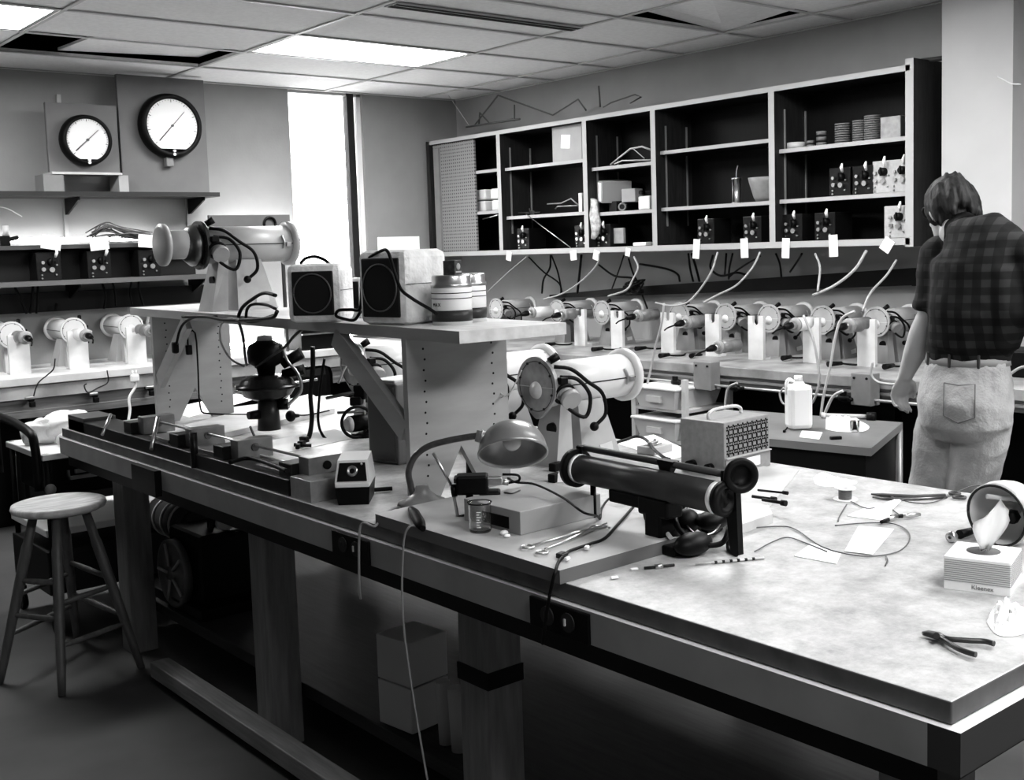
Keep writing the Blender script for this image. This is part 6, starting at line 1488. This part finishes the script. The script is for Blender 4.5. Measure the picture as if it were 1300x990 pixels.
# joints: local +Y forward, +X to his right
pel = V((0,0,.98)); LS = V((-.118,.0,1.445)); RS = V((.195,.02,1.44))
LE = V((-.138,-.015,1.22)); LW = V((-.228,-.02,1.02)); RE = V((.28,.05,1.235)); RW_ = V((.16,.27,1.17))
HC = V((-.115,.07,1.572))      # head centre
hyaw = math.radians(62); htilt = math.radians(-26)    # turned to his left and tipped down
HR = Matrix.Rotation(hyaw, 3, 'Z') @ Matrix.Rotation(htilt, 3, 'X')
def H_(x, y, z): return HC + HR@V((x, y, z))
B = MB()
# head: skull, face, jaw, nose, ears, neck
def head_loft():
    zs = [-.125,-.105,-.08,-.05,-.02,.01,.04,.07,.095,.112,.118]
    wd = [.028,.045,.056,.064,.070,.073,.075,.072,.058,.034,.012]
    fr = [.088,.094,.092,.092,.094,.096,.094,.086,.068,.042,.015]
    bk = [-.02,.0,.02,.05,.078,.092,.098,.094,.078,.052,.02]
    pts = []; rr = []
    for z, w, f_, b_ in zip(zs, wd, fr, bk):
        pts.append(H_(0, (f_-b_)/2, z)); rr.append(((f_+b_)/2, w))
    B.loft(pts, rr, 28, ref=HR@V((0,1,0)))
head_loft()
B.loft([H_(0,.085,.02), H_(0,.098,-.005), H_(0,.113,-.03), H_(0,.1,-.042)], [(.006,.007),(.01,.009),(.012,.014),(.006,.012)], 12)
B.loft([H_(-.022,.094,-.066), H_(0,.1,-.066), H_(.022,.094,-.066)], [.004,.0075,.004], 8); B.loft([H_(-.02,.092,-.078), H_(0,.097,-.08), H_(.02,.092,-.078)], [.004,.008,.004], 8)
B.sphere(H_(0,.088,-.108), .018, (1.2,.8,.8)); B.loft([H_(-.04,.086,.022), H_(0,.094,.026), H_(.04,.086,.022)], [.005,.008,.005], 8)
for s in (-1, 1): B.loft([H_(s*.073,-.012,-.035), H_(s*.08,-.018,-.01), H_(s*.08,-.018,.012), H_(s*.073,-.012,.022)], [(.008,.005),(.017,.006),(.019,.006),(.006,.004)], 12, ref=HR@V((0,1,0)))
B.loft([H_(0,-.015,-.06), V((-.065,.025,1.505)), V((-.015,.01,1.465)), V((.025,-.005,1.41))], [.058,.056,.06,.075], 20)
# torso and limbs
B.loft([V((.03,0,1.455)), V((.03,0,1.40)), V((.025,0,1.28)), V((0,0,1.15)), V((0,0,1.05)), V((0,0,.95)), V((0,0,.88))], [(.09,.06),(.135,.085),(.135,.09),(.125,.085),(.125,.085),(.14,.095),(.12,.08)], 26, ref=(1,0,0))
def limb(pts, rr): B.loft(pts, rr, 16)
limb([LS+V((.05,0,-.02)), LS+V((0,0,-.02)), (LS+LE)/2, LE], [.035,.042,.042,.038]); limb([RS-V((.05,0,.02)), RS-V((0,0,.02)), (RS+RE)/2, RE], [.035,.042,.042,.038])
limb([LE+(LS-LE)*.06, LE, LE.lerp(LW,.3), LE.lerp(LW,.7), LW, LW+(LW-LE)*.12], [.04,.043,.046,.038,.028,.025]); limb([RE+(RS-RE)*.06, RE, RE.lerp(RW_,.3), RE.lerp(RW_,.7), RW_, RW_+(RW_-RE)*.08], [.036,.038,.038,.031,.024,.022])
def hand(W, d, palmn, side, curl):
    """W wrist, d along the forearm, palmn palm normal, side = direction of the thumb"""
    d = d.normalized(); side = (side - d*side.dot(d)).normalized(); palmn = d.cross(side)*(1 if palmn > 0 else -1)
    B.loft([W, W+d*.03, W+d*.06, W+d*.088], [(.024,.017),(.033,.018),(.04,.017),(.038,.013)], 16, ref=side)
    for k, (o, L) in enumerate(((.028,.072),(.0095,.08),(-.0095,.074),(-.028,.06))):
        r = .0092 if k < 3 else .0082
        p = W+d*.082+side*o; q = d.copy(); pts = [p-d*.015, p]; c = curl*(1+.12*k)
        for j, f in enumerate((.45,.3,.25)):
            ang = c*(j+1)*.62; q = d*math.cos(ang)+palmn*math.sin(ang)
            p = p+q*(L*f)+side*o*.04; pts.append(p)
        B.loft(pts, [r, r, r*.98, r*.9, r*.7], 10)
    p = W+d*.022+side*.022
    B.loft([p-side*.01, p+side*.018+d*.016+palmn*.006, p+side*.026+d*.042+palmn*.014, p+side*.022+d*.066+palmn*.022], [.013,.0125,.0105,.008], 10)
hand(LW+(LW-LE)*.06, (LW-LE).normalized()+V((0,.10,0)), 1, V((.25,1,.0)), .8)
hand(RW_+(RW_-RE)*.05, (RW_-RE), -1, V((-.3,.2,1)), .7)
# legs
LH = V((-.085,0,.90)); RH = V((.07,0,.90)); LK = V((-.175,.02,.50)); RK = V((-.03,.03,.50)); LA = V((-.2,-.03,.09)); RA = V((-.03,-.02,.09))
limb([LH, LH.lerp(LK,.4), LK, LK.lerp(LA,.35), LA, LA-V((0,0,.05))], [.088,.078,.055,.055,.036,.036]); limb([RH, RH.lerp(RK,.4), RK, RK.lerp(RA,.35), RA, RA-V((0,0,.05))], [.088,.078,.055,.055,.036,.036])
fleshed('body', MAN, B, SKIN, .0052, 2)
for s in (-1, 1): part(MAN, 'eye', MB().sphere(H_(s*.031,.0865,.0), .0105), mat('eye_white', .7, .3))
# hair: cap with layered strands, bowl cut that covers the ears
hb_ = MB()
hb_.loft([H_(0,(f_-b_)/2, z) for z, w, f_, b_ in HZ] if False else [H_(0,y,z) for y, z in ((-.035,-.07),(-.035,-.06),(-.028,-.045),(-.018,-.01),(-.008,.03),(0,.07),(0,.1),(0,.125),(0,.137))], [(.045,.045),(.056,.058),(.066,.068),(.08,.078),(.095,.082),(.098,.081),(.084,.068),(.056,.046),(.015,.012)], 30, ref=HR@V((0,1,0)))
hb_.loft([H_(-.055,.085,.045), H_(-.02,.104,.06), H_(.03,.104,.06), H_(.06,.08,.045)], [(.022,.014),(.03,.018),(.03,.018),(.022,.014)], 14, ref=HR@V((0,0,1)))
random.seed(4)
for k in range(46):
    a = 2*PI*k/46+random.uniform(-.1,.1)
    if math.cos(a-PI/2) > .78: continue
    x, y = math.cos(a), math.sin(a)
    L = random.uniform(.07,.105) if y < .3 else random.uniform(.05,.075)
    z0 = random.uniform(.02,.06)
    hb_.loft([H_(x*.070, -.010+y*.086, z0+.03), H_(x*.079, -.014+y*.094, z0-.02), H_(x*.077, -.018+y*.088, z0-L+.025), H_(x*.071, -.02+y*.08, z0-L+.004)], [.013,.015,.012,.004], 8)
for k in range(26):
    a = random.uniform(0,2*PI); r = random.uniform(.3,.9)
    x, y = math.cos(a)*r, math.sin(a)*r; zt = .128*math.sqrt(max(0,1-r*r*.8))
    hb_.loft([H_(x*.04, -.03+y*.05, .13), H_(x*.07, -.008+y*.082, zt+.006), H_(x*.08, -.01+y*.094, zt-.04)], [.007,.011,.006], 8)
for v in hb_.bm.verts: v.co = HC + (v.co-HC)*.965
fleshed('hair', MAN, hb_, HAIR, .005, 1)
# shirt: trunk, sleeves rolled above the elbow, collar
S = MB()
S.loft([V((-.025,.005,1.525)), V((-.015,.0,1.508)), V((.01,0,1.485)), V((.032,0,1.45)), V((.04,0,1.38)), V((.035,-.005,1.27)), V((.018,-.005,1.17)), V((0,0,1.10)), V((0,0,1.065))],
       [(.058,.055),(.075,.068),(.125,.085),(.168,.105),(.168,.122),(.16,.126),(.15,.118),(.145,.108),(.142,.102)], 32, ref=(1,0,0))
S.sphere(LS+V((.0,0,-.012)), .06, (1,1.05,1)); S.sphere(RS+V((.0,0,-.01)), .064, (1,1.05,1))
def sleeve(a, b, out, roll=True):
    d = (b-a); S.loft([a+d*.0, a+d*.12, a+d*.35, a+d*.75, a+d*.9], [.04,.062,.062,.058,.058], 22)
    if roll: S.loft([a+d*.74, a+d*.78, a+d*.9, a+d*.93], [.052,.063,.064,.053], 22)
sleeve(LS, LE, -1); sleeve(RS, RE, 1)
# bloused fabric hanging over the right side and the back
S.loft([V((.15,0,1.38)), V((.165,0,1.25)), V((.135,0,1.12))], [(.06,.09),(.06,.09),(.03,.07)], 18, ref=(1,0,0))
S.loft([V((.03,-.06,1.40)), V((.025,-.08,1.24)), V((0,-.075,1.12))], [(.11,.065),(.11,.065),(.09,.05)], 18, ref=(1,0,0))
fleshed('shirt', MAN, S, SHIRT, .008, 3, disp=(.012,.09))
col = MB().loft([V((-.045,.015,1.532)), V((-.03,.008,1.518)), V((-.012,.002,1.497))], [(.053,.05),(.061,.057),(.077,.069)], 28, ref=(1,0,0), cap=False)
bmesh.ops.solidify(col.bm, geom=col.bm.faces[:], thickness=.006); part(MAN, 'collar', col, SHIRT)
# trousers
P_ = MB()
P_.loft([V((0,0,1.10)), V((0,0,1.07)), V((0,-.005,1.0)), V((0,-.012,.93)), V((0,-.008,.86)), V((0,0,.82))], [(.138,.098),(.145,.105),(.158,.118),(.166,.128),(.16,.122),(.13,.10)], 30, ref=(1,0,0))
for H0, K0, A0_ in ((LH, LK, LA), (RH, RK, RA)):
    P_.loft([H0+V((0,0,-.02)), H0.lerp(K0,.25), H0.lerp(K0,.6), K0, K0.lerp(A0_,.4), K0.lerp(A0_,.8), A0_+V((0,.005,-.03))], [.086,.09,.082,.075,.074,.08,.09], 22)
fleshed('trousers', MAN, P_, JEAN, .008, 2, disp=(.014,.07))
st_ = MB()
for a, b in (((-.155,-.10),(.155,-.1)),):
    pass
def onback(x, z): # point on the seat surface
    y = -math.sqrt(max(.0,1-(x/.166)**2))*.124-.014
    return V((x, y, z))
pk = MB()
for x0, x1 in ((.012,.108),):
    ring = [onback(x0,1.01), onback((x0+x1)/2,1.005), onback(x1,1.01), onback(x1,.90), onback((x0+x1)/2,.88), onback(x0,.90), onback(x0,1.01)]
    pk.tube([r+V((0,-.001,0)) for r in ring], .0022, 6, smooth=False)
q = part(MAN, 'pocket_seam', pk, mat('seam_dark', .16, .8))
part(MAN, 'waistband', MB().loft([V((0,0,1.062)), V((0,0,1.10))], [(.148,.110),(.143,.104)], 32, ref=(1,0,0)), mat('waistband', .4, .8))
for x in (-.09, .01, .1): part(MAN, 'belt_loop', MB().box(V((x, -math.sqrt(1-(x/.146)**2)*.108-.002, 1.08)), (.01,.006,.045), bev=.002), mat('loop_dark', .08, .8))
for A_, s in ((LA,-1),(RA,1)):
    sh = MB().loft([A_+V((0,-.07,-.05)), A_+V((0,-.03,-.045)), A_+V((0,.04,-.05)), A_+V((0,.12,-.062)), A_+V((0,.18,-.07))], [(.035,.032),(.04,.036),(.038,.04),(.026,.043),(.014,.03)], 18, ref=(0,0,1))
    for v in sh.bm.verts: v.co.z = max(v.co.z, .0)
    part(MAN, 'shoe', sh, mat('shoe_leather', .05, .4))
